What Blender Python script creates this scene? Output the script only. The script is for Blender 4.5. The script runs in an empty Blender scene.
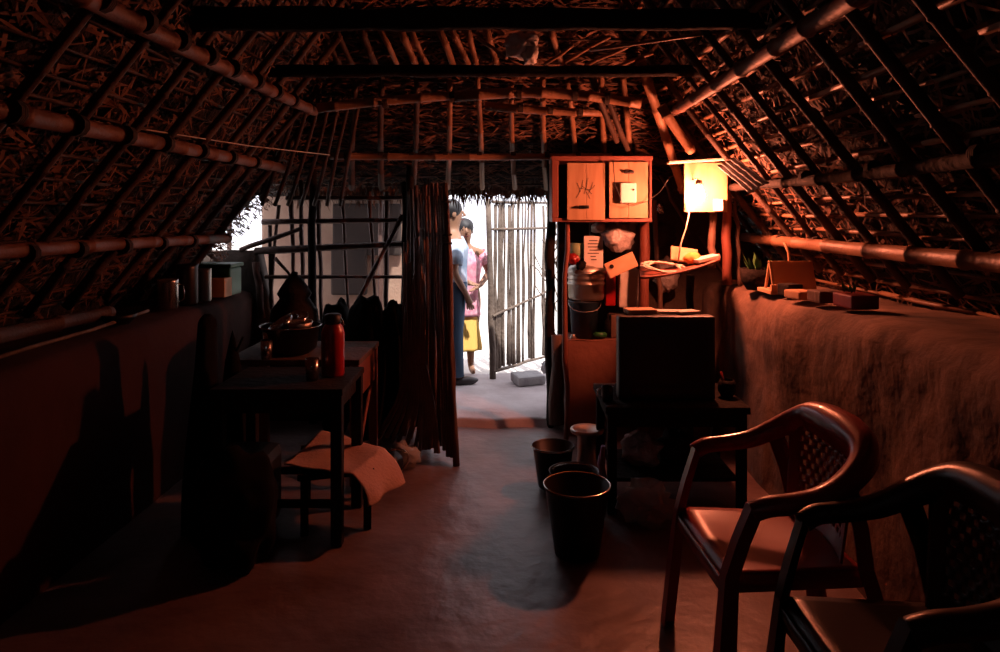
import bpy, bmesh, math, random
from mathutils import Vector, Matrix, noise
R = random.Random(7)
sc = bpy.context.scene
COL = sc.collection
F, CX, CY, H = 700.0, 510.0, 215.0, 1.45
def P(px, py, Y):                      # photograph measurement -> place in the room at distance Y
    return Vector(((px-CX)*Y/F, Y, H-(py-CY)*Y/F))

# ------------------------------------------------------------------ materials
MATS = {}
def mat(name, col, rough=.8, metal=0, col2=None, scale=8, bump=0, bscale=30, emit=None, stretch=(1,1,1), trans=0, alpha=1, spec=.5, coat=0):
    m = bpy.data.materials.new(name); m.use_nodes = True
    nt = m.node_tree; b = nt.nodes['Principled BSDF']
    b.inputs['Base Color'].default_value = (*col, 1); b.inputs['Roughness'].default_value = rough
    b.inputs['Metallic'].default_value = metal; b.inputs['Specular IOR Level'].default_value = spec
    b.inputs['Transmission Weight'].default_value = trans; b.inputs['Alpha'].default_value = alpha
    b.inputs['Coat Weight'].default_value = coat
    if emit:
        b.inputs['Emission Color'].default_value = (*emit[0], 1); b.inputs['Emission Strength'].default_value = emit[1]
    if col2 or bump:
        tc = nt.nodes.new('ShaderNodeTexCoord'); mp = nt.nodes.new('ShaderNodeMapping')
        mp.inputs['Scale'].default_value = stretch
        nt.links.new(tc.outputs['Object'], mp.inputs['Vector'])
    if col2:
        n = nt.nodes.new('ShaderNodeTexNoise'); n.inputs['Scale'].default_value = scale; n.inputs['Detail'].default_value = 6
        nt.links.new(mp.outputs[0], n.inputs['Vector'])
        r = nt.nodes.new('ShaderNodeValToRGB'); r.color_ramp.elements[0].position = .35; r.color_ramp.elements[1].position = .65
        r.color_ramp.elements[0].color = (*col, 1); r.color_ramp.elements[1].color = (*col2, 1)
        nt.links.new(n.outputs['Fac'], r.inputs['Fac']); nt.links.new(r.outputs[0], b.inputs['Base Color'])
    if bump:
        n2 = nt.nodes.new('ShaderNodeTexNoise'); n2.inputs['Scale'].default_value = bscale; n2.inputs['Detail'].default_value = 5
        nt.links.new(mp.outputs[0], n2.inputs['Vector'])
        bp = nt.nodes.new('ShaderNodeBump'); bp.inputs['Strength'].default_value = bump; bp.inputs['Distance'].default_value = .02
        nt.links.new(n2.outputs['Fac'], bp.inputs['Height']); nt.links.new(bp.outputs[0], b.inputs['Normal'])
    MATS[name] = m
    return m
M_floor = mat('mud_floor', (.12,.070,.064), .46, col2=(.20,.13,.12), scale=3, bump=.5, bscale=9)
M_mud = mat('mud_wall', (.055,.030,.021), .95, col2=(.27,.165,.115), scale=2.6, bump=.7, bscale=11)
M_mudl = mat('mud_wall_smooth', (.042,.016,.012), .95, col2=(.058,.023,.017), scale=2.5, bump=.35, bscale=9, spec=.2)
M_mudr = mat('red_mud', (.19,.07,.045), .85, col2=(.25,.10,.065), scale=5, bump=.4, bscale=15)
M_mudd = mat('dark_mud', (.035,.022,.017), .95, col2=(.06,.038,.028), scale=6, bump=.8, bscale=15)
M_sand = mat('sand', (.58,.54,.50), .95, col2=(.64,.60,.56), scale=2, bump=.3)
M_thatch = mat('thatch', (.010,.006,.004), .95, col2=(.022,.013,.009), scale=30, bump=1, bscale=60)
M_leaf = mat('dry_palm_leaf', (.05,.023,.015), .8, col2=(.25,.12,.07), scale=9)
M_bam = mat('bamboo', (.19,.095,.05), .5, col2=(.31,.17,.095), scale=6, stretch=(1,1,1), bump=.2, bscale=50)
M_bamr = mat('reddish_shaded_bamboo', (.12,.05,.03), .6, col2=(.19,.09,.055), scale=6, bump=.2, bscale=50)
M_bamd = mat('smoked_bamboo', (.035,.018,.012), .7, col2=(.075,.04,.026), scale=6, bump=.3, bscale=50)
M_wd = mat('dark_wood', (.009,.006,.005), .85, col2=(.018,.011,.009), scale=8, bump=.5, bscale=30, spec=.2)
M_wm = mat('brown_wood', (.08,.042,.028), .75, col2=(.14,.075,.05), scale=7, bump=.5, bscale=30, stretch=(1,1,.25))
M_stick = mat('grey_stick', (.10,.068,.052), .8, col2=(.17,.12,.092), scale=9, bump=.4, bscale=40)
M_stickd = mat('brown_stick', (.06,.028,.022), .8, col2=(.12,.06,.045), scale=9, bump=.4, bscale=40)
M_pine = mat('pine', (.33,.19,.095), .6, col2=(.43,.27,.145), scale=5, stretch=(4,1,.5))
M_redw = mat('red_brown_wood', (.16,.042,.026), .6, col2=(.22,.066,.04), scale=6, stretch=(1,1,.4))
M_steel = mat('steel', (.62,.60,.57), .25, 1)
M_alu = mat('dull_aluminium', (.55,.47,.40), .42, 1, bump=.1, bscale=25)
M_iron = mat('dark_metal', (.06,.055,.055), .4, 1)
M_black = mat('black_plastic', (.008,.008,.008), .5)
M_screen = mat('tv_glass', (.004,.004,.005), .35)
M_blackc = mat('black_cloth', (.008,.006,.006), .95, spec=.1)
M_darkc = mat('dark_cloth', (.03,.022,.02), .95, spec=.1, col2=(.05,.035,.03))
M_redp = mat('red_plastic', (.26,.016,.015), .34, coat=.2)
M_brp = mat('brown_plastic', (.020,.012,.010), .35)
M_flask = mat('red_flask_paint', (.38,.012,.012), .28, coat=.3)
M_green = mat('green_plastic', (.02,.12,.03), .5)
M_blue = mat('dark_blue_plastic', (.02,.045,.07), .45)
M_white = mat('white_plastic', (.75,.72,.68), .45)
M_paper = mat('paper', (.72,.68,.6), .8, col2=(.62,.57,.5), scale=14)
M_ink = mat('ink', (.05,.04,.04), .9)
M_orange = mat('kraft_card', (.55,.30,.15), .75, col2=(.62,.38,.22), scale=9)
M_film = mat('plastic_film', (.55,.52,.50), .25, bump=.8, bscale=25, alpha=.55)
M_foil = mat('crinkled_plastic', (.40,.37,.36), .22, bump=1, bscale=25)
M_cloth = mat('peach_cloth', (.48,.27,.21), .9, col2=(.54,.33,.26), scale=5, bump=.3, bscale=60)
M_lilac = mat('lilac_cloth', (.55,.40,.62), .85)
M_pink = mat('pink_cloth', (.70,.22,.32), .85, col2=(.80,.45,.52), scale=30)
M_yellow = mat('yellow_cloth', (.78,.48,.12), .85)
M_jean = mat('blue_denim', (.035,.07,.125), .9)
M_shirt = mat('blue_white_shirt', (.62,.66,.76), .85, col2=(.22,.30,.42), scale=6)
M_skin = mat('skin', (.30,.15,.09), .55)
M_hair = mat('black_hair', (.012,.010,.012), .6)
M_shoe = mat('dark_leather', (.03,.02,.02), .5)
M_rope = mat('rope', (.03,.018,.012), .9)
M_wire = mat('pale_wire', (.6,.5,.4), .5)
M_wired = mat('black_wire', (.02,.02,.02), .5)
M_plant = mat('green_leaf', (.05,.16,.04), .6)
M_stone = mat('grey_stone', (.32,.30,.31), .85, col2=(.42,.4,.4), scale=9, bump=.5)
M_bulb = mat('lit_bulb', (1,.8,.5), .5, emit=((1,.235,.115), 1450))
M_tarp = mat('brown_tarp', (.018,.010,.008), .9, col2=(.035,.02,.015), scale=3)
M_outwall = mat('pale_mud', (.24,.135,.095), .9, col2=(.33,.21,.15), scale=2.2, bump=.3)
M_maroon = mat('maroon_plastic', (.16,.02,.02), .4)
M_orf = mat('orange_cloth', (.75,.33,.07), .8)

# ------------------------------------------------------------------ mesh helpers
class MB:
    def __init__(s): s.bm = bmesh.new()
    def box(s, c, d, rz=0, rx=0, ry=0, bev=0, jit=0):
        t = bmesh.new(); bmesh.ops.create_cube(t, size=1)
        bmesh.ops.scale(t, vec=d, verts=t.verts)
        if bev: bmesh.ops.bevel(t, geom=list(t.edges), offset=bev, segments=2, affect='EDGES', profile=.6)
        m = Matrix.Translation(c) @ Matrix.Rotation(rz,4,'Z') @ Matrix.Rotation(ry,4,'Y') @ Matrix.Rotation(rx,4,'X')
        bmesh.ops.transform(t, matrix=m, verts=t.verts); s.join(t); return s
    def join(s, t):
        me = bpy.data.meshes.new('t'); t.to_mesh(me); t.free(); s.bm.from_mesh(me); bpy.data.meshes.remove(me)
    def tube(s, pts, rad, n=8, cap=True, flat=1.0, up=None):
        pts = [Vector(p) for p in pts]
        if not isinstance(rad, (list, tuple)): rad = [rad]*len(pts)
        rings = []; prev = None
        for i, p in enumerate(pts):
            a = pts[max(i-1,0)]; b = pts[min(i+1,len(pts)-1)]; t = (b-a).normalized()
            if prev is None:
                u = Vector(up) if up else (Vector((0,0,1)) if abs(t.z) < .9 else Vector((1,0,0)))
            else: u = prev
            u = (u - t*u.dot(t)).normalized(); v = t.cross(u); prev = u
            rings.append([s.bm.verts.new(p + (u*math.cos(k*2*math.pi/n)*flat + v*math.sin(k*2*math.pi/n))*rad[i]) for k in range(n)])
        for a, b in zip(rings, rings[1:]):
            for k in range(n):
                f = s.bm.faces.new((a[k], a[(k+1)%n], b[(k+1)%n], b[k])); f.smooth = True
        if cap:
            s.bm.faces.new(rings[0][::-1]); s.bm.faces.new(rings[-1])
        return s
    def lathe(s, c, prof, n=28, wob=0, axis=None):
        c = Vector(c); rings = []
        M = axis or Matrix.Identity(3)
        for r, z in prof:
            rings.append([s.bm.verts.new(c + M @ Vector((math.cos(a)*r, math.sin(a)*r, z))) for a in [k*2*math.pi/n for k in range(n)]])
        for a, b in zip(rings, rings[1:]):
            for k in range(n):
                f = s.bm.faces.new((a[k], a[(k+1)%n], b[(k+1)%n], b[k])); f.smooth = True
        return s
    def capfan(s, c, r, z, n=28):
        c = Vector(c)
        s.bm.faces.new([s.bm.verts.new(c+Vector((math.cos(k*2*math.pi/n)*r, math.sin(k*2*math.pi/n)*r, z))) for k in range(n)]); return s
    def bamboo(s, p0, p1, r, bend=.02, step=.28, n=8, taper=.85, wob=.006, arch=0):
        p0, p1 = Vector(p0), Vector(p1); d = p1-p0; L = d.length; t = d/L
        q = Vector((R.uniform(-1,1),R.uniform(-1,1),R.uniform(-1,1))); q = (q-t*q.dot(t)).normalized()
        pts, rr = [], []; k = 0.0
        x = R.uniform(.05, step)
        marks = [0.]
        while x < L-.02:
            marks += [x-.008, x, x+.008]; x += step*R.uniform(.8,1.25)
        marks.append(L)
        for i, m in enumerate(marks):
            f = m/L
            nd = (i % 3 == 2) and i < len(marks)-1
            pts.append(p0+t*m+q*(math.sin(f*math.pi)*bend)+Vector((0,0,math.sin(f*math.pi)*arch))+Vector((R.uniform(-wob,wob),R.uniform(-wob,wob),R.uniform(-wob,wob)))*(0 if (i%3 != 2) else .0))
            rr.append(r*(1-(1-taper)*f)*(1.22 if nd else 1.0))
        s.tube(pts, rr, n); return s
    def stick(s, p0, p1, r, seg=5, wob=.012, n=6, taper=.8):
        p0, p1 = Vector(p0), Vector(p1)
        pts, rr = [], []
        for i in range(seg+1):
            f = i/seg; w = wob*(0 if i in (0,) else 1)
            pts.append(p0.lerp(p1,f)+Vector((R.uniform(-w,w),R.uniform(-w,w),R.uniform(-w,w)*.3))); rr.append(r*(1-(1-taper)*f)*R.uniform(.88,1.12))
        s.tube(pts, rr, n); return s
    def blob(s, c, rad, seed=0, amp=.25, freq=2.5, sub=3, flatbottom=None):
        t = bmesh.new(); bmesh.ops.create_icosphere(t, subdivisions=sub, radius=1)
        for v in t.verts:
            k = 1+amp*noise.noise(v.co*freq+Vector((seed*3.1,seed*1.7,seed)))*1.6
            v.co = Vector((v.co.x*rad[0]*k, v.co.y*rad[1]*k, v.co.z*rad[2]*k))
            if flatbottom is not None: v.co.z = max(v.co.z, flatbottom)
        for f in t.faces: f.smooth = True
        bmesh.ops.translate(t, vec=Vector(c), verts=t.verts); s.join(t); return s
    def grid(s, f, nu, nv, smooth=True, skip=None):
        vs = [[s.bm.verts.new(f(i/nu, j/nv)) for j in range(nv+1)] for i in range(nu+1)]
        for i in range(nu):
            for j in range(nv):
                if skip and skip(i,j): continue
                fc = s.bm.faces.new((vs[i][j], vs[i+1][j], vs[i+1][j+1], vs[i][j+1])); fc.smooth = smooth
        return s
    def build(s, name, m, parent=None, solid=0, sub=0, bevel=0):
        me = bpy.data.meshes.new(name)
        bmesh.ops.recalc_face_normals(s.bm, faces=s.bm.faces)
        s.bm.to_mesh(me); s.bm.free()
        o = bpy.data.objects.new(name, me); COL.objects.link(o)
        for mm in (m if isinstance(m, list) else [m]): me.materials.append(mm)
        if parent is not None: o.parent = parent
        if solid:
            md = o.modifiers.new('s','SOLIDIFY'); md.thickness = solid; md.offset = 0
        if sub:
            md = o.modifiers.new('u','SUBSURF'); md.levels = sub; md.render_levels = sub
        return o
def tag(o, label, cat=None, group=None, kind=None):
    o['label'] = label
    if cat: o['category'] = cat
    if group: o['group'] = group
    if kind: o['kind'] = kind
    return o
def thing(name, label, cat, loc=(0,0,0), rz=0, group=None, kind=None):
    o = bpy.data.objects.new(name, None); COL.objects.link(o); o.location = loc; o.rotation_euler = (0,0,rz)
    o.empty_display_size = .1
    return tag(o, label, cat, group, kind)
def solo(name, mb, m, label, cat, group=None, kind=None, **k):
    return tag(mb.build(name, m, None, **k), label, cat, group, kind)

# ------------------------------------------------------------------ roof geometry
def zl(x): return 3.6125+1.25*x          # left slope (rafter underside) height at x
def xl(z): return (z-3.6125)/1.25
def xr(z): return (3.3-z)/1.25
def yh(z): return (5.59-z)/.8            # hip slope
NL = Vector((-1.25,0,1)).normalized(); NR = Vector((1.25,0,1)).normalized(); NH = Vector((0,.8,1)).normalized()
ZR = 3.456
Y0 = -1.6
ceil = thing('ceiling', 'low hipped thatch roof of palm leaf on smoke-darkened bamboo rafters', None, (0,0,0), kind='structure')
def yendL(z): return min(yh(z)+.22, 4.80 if z < 1.42 else 4.80+(z-1.42)*1.1)
def yendR(z): return min(yh(z)+.22, 5.25)
# thatch sheets
t = MB()
def sheet(side):
    def f(u, v):
        z = .55+(ZR+.30-.55)*u
        ye = (yendL if side < 0 else yendR)(z); y = Y0+(ye-Y0)*v
        p = Vector(((xl if side < 0 else xr)(z), y, z)); N = NL if side < 0 else NR
        k = noise.noise(Vector((p.x*6,p.y*9,p.z*6)))*.03
        if v > .97 and z < 1.8: p.y += noise.noise(Vector((z*14,1,0)))*.06
        return p+N*(.12+k)
    return f
t.grid(sheet(-1), 60, 110); t.grid(sheet(1), 60, 110)
def hipf(u, v):
    z = 1.50+(3.5-1.50)*u; a, b = xl(z)-.16, xr(z)+.16
    if z > ZR: a, b = -.2, -.05
    p = Vector((a+(b-a)*v, yh(z), z))
    if u < .01: p.z += noise.noise(Vector((p.x*20,0,0)))*.03; p.y -= 0
    return p+NH*(.12+noise.noise(p*7)*.03)
t.grid(hipf, 50, 70)
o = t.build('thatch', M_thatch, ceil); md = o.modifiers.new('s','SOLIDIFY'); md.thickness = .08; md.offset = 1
# palm leaf blades hanging in the thatch: nobody could count them
lf = MB()
def blade(p, d, N, L, w):
    d = d.normalized(); sd = d.cross(N).normalized()*w
    q1 = p+d*L*.5-N*R.uniform(.0,.02); q2 = p+d*L-N*R.uniform(.0,.05)
    a = [lf.bm.verts.new(x) for x in (p-sd,p+sd,q1+sd*.9,q1-sd*.9,q2)]
    lf.bm.faces.new((a[0],a[1],a[2],a[3])); lf.bm.faces.new((a[3],a[2],a[4]))
for i in range(15000):
    side = R.choice((-1,1)); z = R.uniform(.95, 3.2); y = R.uniform(.4, (yendL if side < 0 else yendR)(z)-.03)
    N = NL if side < 0 else NR
    p = Vector(((xl if side < 0 else xr)(z), y, z))+N*R.uniform(.06,.105)
    dn = Vector((-.62*(1 if side < 0 else -1),0,-.78))
    d = Vector((0,R.choice((-1,1)),0))*R.uniform(.5,1)+dn*R.uniform(-.5,.5) if R.random() < .7 else dn+Vector((0,R.uniform(-.6,.6),0))
    blade(p, d, N, R.uniform(.05,.17), R.uniform(.003,.009))
for i in range(5000):
    z = R.uniform(1.58, 3.0); a, b = xl(z), xr(z); p = Vector((R.uniform(a,b), yh(z), z))+NH*R.uniform(.05,.105)
    d = Vector((R.choice((-1,1)),0,0))*R.uniform(.4,1)+Vector((0,.78,-.62))*R.uniform(-.6,.6)
    blade(p, d, NH, R.uniform(.05,.16), R.uniform(.003,.009))
# ragged fringe at the hip eave and the gable end
for i in range(1500):
    x = R.uniform(-1.62,1.38); z = R.uniform(1.53,1.62); p = Vector((x, yh(z), z))+NH*R.uniform(.03,.16)
    blade(p, Vector((R.uniform(-.4,.4),.25,-1)), Vector((0,1,0)), R.uniform(.04,.13), R.uniform(.002,.006))
for i in range(420):
    z = R.uniform(1.1,1.8); p = Vector((xl(z), yendL(z)-.02, z))+NL*R.uniform(.0,.12)
    blade(p, Vector((R.uniform(-.2,.4),1,-.4)), Vector((1,0,0)), R.uniform(.03,.12), R.uniform(.003,.007))
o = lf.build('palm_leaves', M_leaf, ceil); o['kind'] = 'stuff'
# battens (split bamboo, parallel to the walls) and hip battens
def batten(side, z):
    N = NL if side < 0 else NR; ye = (yendL if side < 0 else yendR)(z)-.05
    m = MB(); y = .3
    while y < ye-.1:
        L = min(R.uniform(.5,1.4), ye-y); dz = R.uniform(-.012,.012); dz2 = R.uniform(-.012,.012)
        a = Vector(((xl if side < 0 else xr)(z+dz), y-.04, z+dz))+N*(.052+R.uniform(0,.012)); b = Vector(((xl if side < 0 else xr)(z+dz2), y+L, z+dz2))+N*(.052+R.uniform(0,.012))
        m.tube([a,a.lerp(b,.5)+Vector((0,0,R.uniform(-.006,.006))),b], [R.uniform(.008,.014)*(1 if side < 0 else 1.4)]*3, 5, flat=.6); y += L
    m.build('batten', M_bamd if side < 0 else M_bam, ceil)  # right battens get paler bamboo: bulb light put into the colour
zz = 1.0
while zz < 3.15:
    batten(-1, zz); batten(1, zz+.02); zz += .078
zz = 1.62
while zz < 2.9:
    a, b = xl(zz), xr(zz); m = MB()
    m.tube([Vector((a+(b-a)*k/6, yh(zz), zz+R.uniform(-.008,.008)))+NH*.052 for k in range(7)], [.010]*7, 5, flat=.6); m.build('batten', M_bamd, ceil); zz += .066
# rafters
for side in (-1,1):
    y = .45
    while y < 4.75:
        jr = R.uniform(.85,1.2)
        zt = min(3.4, 5.59-.8*(y)-.03)
        if zt < 1.2: break
        zb = 1.0 if side < 0 else 1.12
        fx = xl if side < 0 else xr; N = NL if side < 0 else NR
        m = MB(); m.bamboo(Vector((fx(zb), y+R.uniform(-.03,.03), zb))+N*.02, Vector((fx(zt), y+R.uniform(-.03,.03), zt))+N*.02, .021*jr, bend=.015, taper=.8)
        m.build('rafter', M_bamd if (side < 0 or R.random() < .4) else M_bamd, ceil)
        y += R.uniform(.27,.36)
HX = [350,380,412,447,482,515,547,578,607,632]
for i, px in enumerate(HX):
    b = Vector(((px-CX)*4.9/F, yh(1.63)-.0, 1.63)); xt = b.x*.80-.02
    zt = 2.22+R.uniform(0,.06)
    m = MB(); m.bamboo(b+NH*.01, Vector((xt+R.uniform(-.02,.02), yh(zt), zt))+NH*.01, .019*R.uniform(.9,1.15), bend=.01, taper=.85)
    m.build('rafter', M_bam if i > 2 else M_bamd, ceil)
for (a, b, r) in ((P(640,60,3.88), P(683,192,4.45), .030), (P(661,106,3.95), P(692,152,4.02), .030), (P(295,60,4.0), P(262,200,4.75), .024), (P(606,92,4.2), P(628,150,4.45), .02), (P(590,72,4.0), P(617,142,4.35), .02)):
    m = MB(); m.bamboo(a, b, r, bend=.01, step=.2); m.build('rafter', M_bam if r > .0245 else M_bamd, ceil)

for i in range(14):
    px = 300+i*19+R.uniform(-5,5); a = P(px, 28, 3.89)+NH*.012; b = P(px+R.uniform(8,20), 66, 4.06)+NH*.012
    if 505 < px < 545: continue
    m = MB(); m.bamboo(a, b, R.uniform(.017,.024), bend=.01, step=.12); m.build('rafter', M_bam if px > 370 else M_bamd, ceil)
for i in range(7):
    m = MB(); m.bamboo(P(262+13*i,205,4.62+.03*i), P(300+10*i,98,4.15+.02*i)+NH*.01, .014, bend=.01); m.build('rafter', M_bamd, ceil)
for (x0,y0,x1,y1) in ((565,62,612,36),(585,66,640,40),(545,64,575,45),(610,70,655,52)):
    m = MB(); m.stick(P(x0,y0,4.0), P(x1,y1,3.85), .012, seg=4); m.build('rafter', M_bam, ceil)
def pole(name, a, b, r, m, label, cat, bend=.02, step=.3, ties=(), arch=0):
    q = MB(); q.bamboo(a, b, r, bend=bend, step=step, n=12, arch=arch)
    t_ = thing(name, label, cat); q.build('pole', m, t_)
    a, b = Vector(a), Vector(b)
    for f in ties:
        c = a.lerp(b,f)+Vector((0,0,math.sin(f*math.pi)*arch)); d = (b-a).normalized(); w = MB()
        for s in (-.012,-.004,.004,.012): w.tube([c+d*(s-.004), c+d*(s+.004)], [r*1.13]*2, 10)
        w.build('rope_lashing', M_rope, t_)
    return t_
TI = [.28,.36,.43,.5,.57,.64,.72,.8,.88]
pole('bamboo_purlin', (-1.47,.2,1.755), (-1.47,4.55,1.755), .034, M_bamr, 'bamboo purlin under the left roof slope, upper of the two beside the thin wire', 'pole', ties=TI, step=.26)
pole('bamboo_purlin', (-1.83,.2,1.31), (-1.81,4.50,1.30), .032, M_bamr, 'bamboo purlin low on the left roof slope ending near the sky gap', 'pole', ties=TI, step=.3)
pole('bamboo_purlin', (-2.02,.2,.97), (-2.00,3.5,.965), .036, M_bamd, 'dark bamboo pole lying along the top of the left mud wall', 'pole', ties=(.3,.5,.7), step=.35)
pole('bamboo_purlin', (-1.19,.8,2.08), (-1.19,4.25,2.08), .034, M_bamr, 'bamboo purlin high on the left slope running to the bamboo ring', 'pole', ties=TI, step=.25)
pole('bamboo_purlin', (.95,.8,2.06), (.93,4.35,2.04), .030, M_bamr, 'bamboo purlin high on the right slope above the lit bulb', 'pole', ties=TI, step=.3)  # darker bamboo puts the shadow of strip and ledge into its colour
pole('bamboo_purlin', (1.585,1.0,1.30), (1.585,4.85,1.30), .034, M_bam, 'bamboo purlin above the right mud wall with dark rope ties', 'pole', ties=(.33,.45,.58,.68,.8), step=.36)
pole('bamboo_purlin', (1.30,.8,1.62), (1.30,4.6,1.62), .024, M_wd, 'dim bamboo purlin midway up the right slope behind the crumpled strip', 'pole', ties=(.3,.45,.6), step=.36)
# ring poles on the hip
pole('bamboo_crosspole', P(318,108,4.16), P(486,94,4.16), .030, M_bam, 'bamboo crosspole at left of the hip, above the stick lattice', 'pole', bend=.01, ties=(.4,.8), step=.25)
pole('bamboo_crosspole', P(455,97,4.10), P(641,104,4.02), .032, M_bam, 'curved bright bamboo crosspole over the wooden cupboard', 'pole', bend=.0, ties=(.35,.65,.82), step=.22, arch=.045)
pole('bamboo_crosspole', P(485,106,4.22), P(604,113,4.22), .026, M_bam, 'shorter bamboo crosspole just below the curved bright one', 'pole', bend=.01, ties=(.3,.55,.8), step=.2)
pole('bamboo_crosspole', P(330,156,4.60), P(612,156,4.60), .024, M_bam, 'lowest level bamboo crosspole above the doorway', 'pole', bend=.01, ties=(.06,.18,.29,.41,.53,.65,.77,.88), step=.25)
def beam(a, b, r, label):
    q = MB(); q.stick(a, b, r, seg=14, wob=.008, n=12, taper=.9); return solo('roof_beam', q, M_wd, label, 'beam')
beam((-1.22,2.7,2.205), (1.12,2.7,2.205), .046, 'thick black tie beam across the roof nearest the viewer')
beam((-1.24,3.6,2.19), (.98,3.6,2.19), .033, 'thinner black tie beam across the roof in front of the hip')
q = MB(); q.stick((-1.0,3.0,2.62),(.9,3.0,2.62),.03,seg=10,wob=.01,n=10); solo('roof_beam', q, M_wd, 'short black collar pole high under the ridge', 'beam')
q = MB(); q.stick(P(590,50,3.4), P(770,25,3.0), .010, seg=6, wob=.01); solo('thin_stick', q, M_bam, 'thin curved stick tucked under the roof above the cupboard', 'stick')
q = MB(); q.stick(P(690,55,3.5), P(765,22,3.2), .012, seg=6, wob=.006); solo('thin_stick', q, M_bam, 'pale split cane tucked under the right slope near the top', 'stick')
q = MB(); q.stick(P(478,38,3.75), P(506,58,3.5), .012, seg=4, wob=.006); solo('thin_stick', q, M_bam, 'orange-lit cane beside the white bundle on the beam', 'stick')
q = MB(); q.blob(P(521,45,3.48), (.085,.07,.065), 3, .35, 2.2); q.blob(P(530,54,3.47), (.04,.05,.05), 5, .3, 3)
solo('cloth_bundle', q, M_white, 'small white cloth bundle stuffed against the thinner tie beam', 'bundle')
# wire along left purlin
q = MB(); q.tube([P(0,106,2.0)+Vector((0,.05,0)), P(110,124,2.7), P(250,146,3.7), P(330,155,4.45)], .003, 5); solo('wire', q, M_wire, 'thin slack wire strung beside the upper left purlin', 'wire')

# ------------------------------------------------------------------ room shell
def mudwall(name, x0, x1, y0, y1, ztop, m, label, seed=0, amp=.018, z0=-.02):
    q = MB(); nx, ny, nz = 6, int((y1-y0)/.045)+2, 16
    def prof(u):   # around the section: inner base, inner top, outer top, outer base
        pass
    t_ = bmesh.new(); bmesh.ops.create_cube(t_, size=1)
    bmesh.ops.subdivide_edges(t_, edges=list(t_.edges), cuts=2, use_grid_fill=True)
    t_.free()
    P_ = [(0,0),(0,.25),(0,.5),(0,.75),(0,.93),(.05,.985),(.15,1),(.5,1),(.85,1),(.95,.985),(1,.93),(1,.5),(1,0)]
    def f(u, v):
        k = u*(len(P_)-1); i = min(int(k),len(P_)-2); fr = k-i
        a = P_[i][0]*(1-fr)+P_[i+1][0]*fr; b = P_[i][1]*(1-fr)+P_[i+1][1]*fr
        y = y0+(y1-y0)*v; zt = ztop(y)+noise.noise(Vector((y*1.7,seed,0)))*.02
        p = Vector((x0+(x1-x0)*a, y, z0+(zt-z0)*b))
        p.x += noise.noise(Vector((y*2.5,p.z*3,seed)))*amp+noise.noise(Vector((y*9,p.z*9,seed)))*amp*.4
        return p
    q.grid(f, (len(P_)-1)*2, ny)
    # end caps
    for yy in (y0,y1):
        vs = [q.bm.verts.new(f(k/(len(P_)-1), 0 if yy == y0 else 1)) for k in range(len(P_))]
        q.bm.faces.new(vs)
    bmesh.ops.remove_doubles(q.bm, verts=q.bm.verts, dist=.0005)
    return tag(q.build(name, m), label, None, None, 'structure')
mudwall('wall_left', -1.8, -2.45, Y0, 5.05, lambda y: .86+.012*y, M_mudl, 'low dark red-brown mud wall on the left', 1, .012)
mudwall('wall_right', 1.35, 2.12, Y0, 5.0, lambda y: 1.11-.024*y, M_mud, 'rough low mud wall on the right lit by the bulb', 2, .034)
# back walls (plane y=5)
def slab(name, x0, x1, z1, m, label, y=4.98, th=.12, seed=0, z0=-.02, zfun=None):
    q = MB()
    def f(u, v):
        x = x0+(x1-x0)*u; z = z0+((zfun(x) if zfun else z1)-z0)*v
        return Vector((x, y+noise.noise(Vector((x*4,z*4,seed)))*.02, z+(noise.noise(Vector((x*5,seed,0)))*.02 if v > .9 else 0)))
    q.grid(f, 16, 12)
    o = q.build(name, m); md = o.modifiers.new('s','SOLIDIFY'); md.thickness = th; md.offset = 0
    return tag(o, label, None, None, 'structure')
slab('wall_back', -2.4, -.76, .70, M_mudd, 'low dark mud wall below the stick lattice', 5.0, zfun=lambda x: .70 if x > -1.76 else 1.20)
slab('wall_back_right', .34, 2.3, 1.75, M_mudd, 'dark mud wall behind the cupboard and vessels', 5.0, seed=4, zfun=lambda x: max(.9,min(1.72, 3.42-1.25*x)))
slab('wall_front', -2.4, 2.1, 3.5, M_mudd, 'mud end wall behind the viewer', Y0, seed=7, zfun=lambda x: max(.8, min(3.7+1.25*x, 3.45-1.25*x)))
q = MB(); q.grid(lambda u,v: Vector((-2.3+4.3*u, Y0-.1+(5.0-Y0+.1)*v, noise.noise(Vector((u*9,v*13,0)))*.012)), 60, 90)
tag(q.build('floor', M_floor), 'smoothed brown mud floor of the hut', None, None, 'structure')
q = MB()
def sill(u,v):
    x = -.95+1.6*u; k = v*4
    pts = [(4.76,-.03),(4.80,.055),(4.9,.078),(5.5,.08),(6.1,.07)]
    i = min(int(k),3); fr = k-i
    y = pts[i][0]*(1-fr)+pts[i+1][0]*fr; z = pts[i][1]*(1-fr)+pts[i+1][1]*fr
    return Vector((x, y+noise.noise(Vector((x*4,0,0)))*.03, z+noise.noise(Vector((x*6,y*6,0)))*.008))
q.grid(sill, 30, 24); tag(q.build('trim_1', mat('pale_mud_sill', (.42,.35,.35), .75, col2=(.54,.47,.47), scale=4, bump=.4, bscale=10)), 'raised pale mud threshold running out of the doorway', None, None, 'structure')
q = MB(); q.grid(lambda u,v: Vector((-20+40*u, 5.08+30*v, .04+noise.noise(Vector((u*40,v*40,0)))*.02)), 60, 60)
tag(q.build('ground', M_sand), 'bleached sandy ground outside the doorway', None, None, 'structure')

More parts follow.
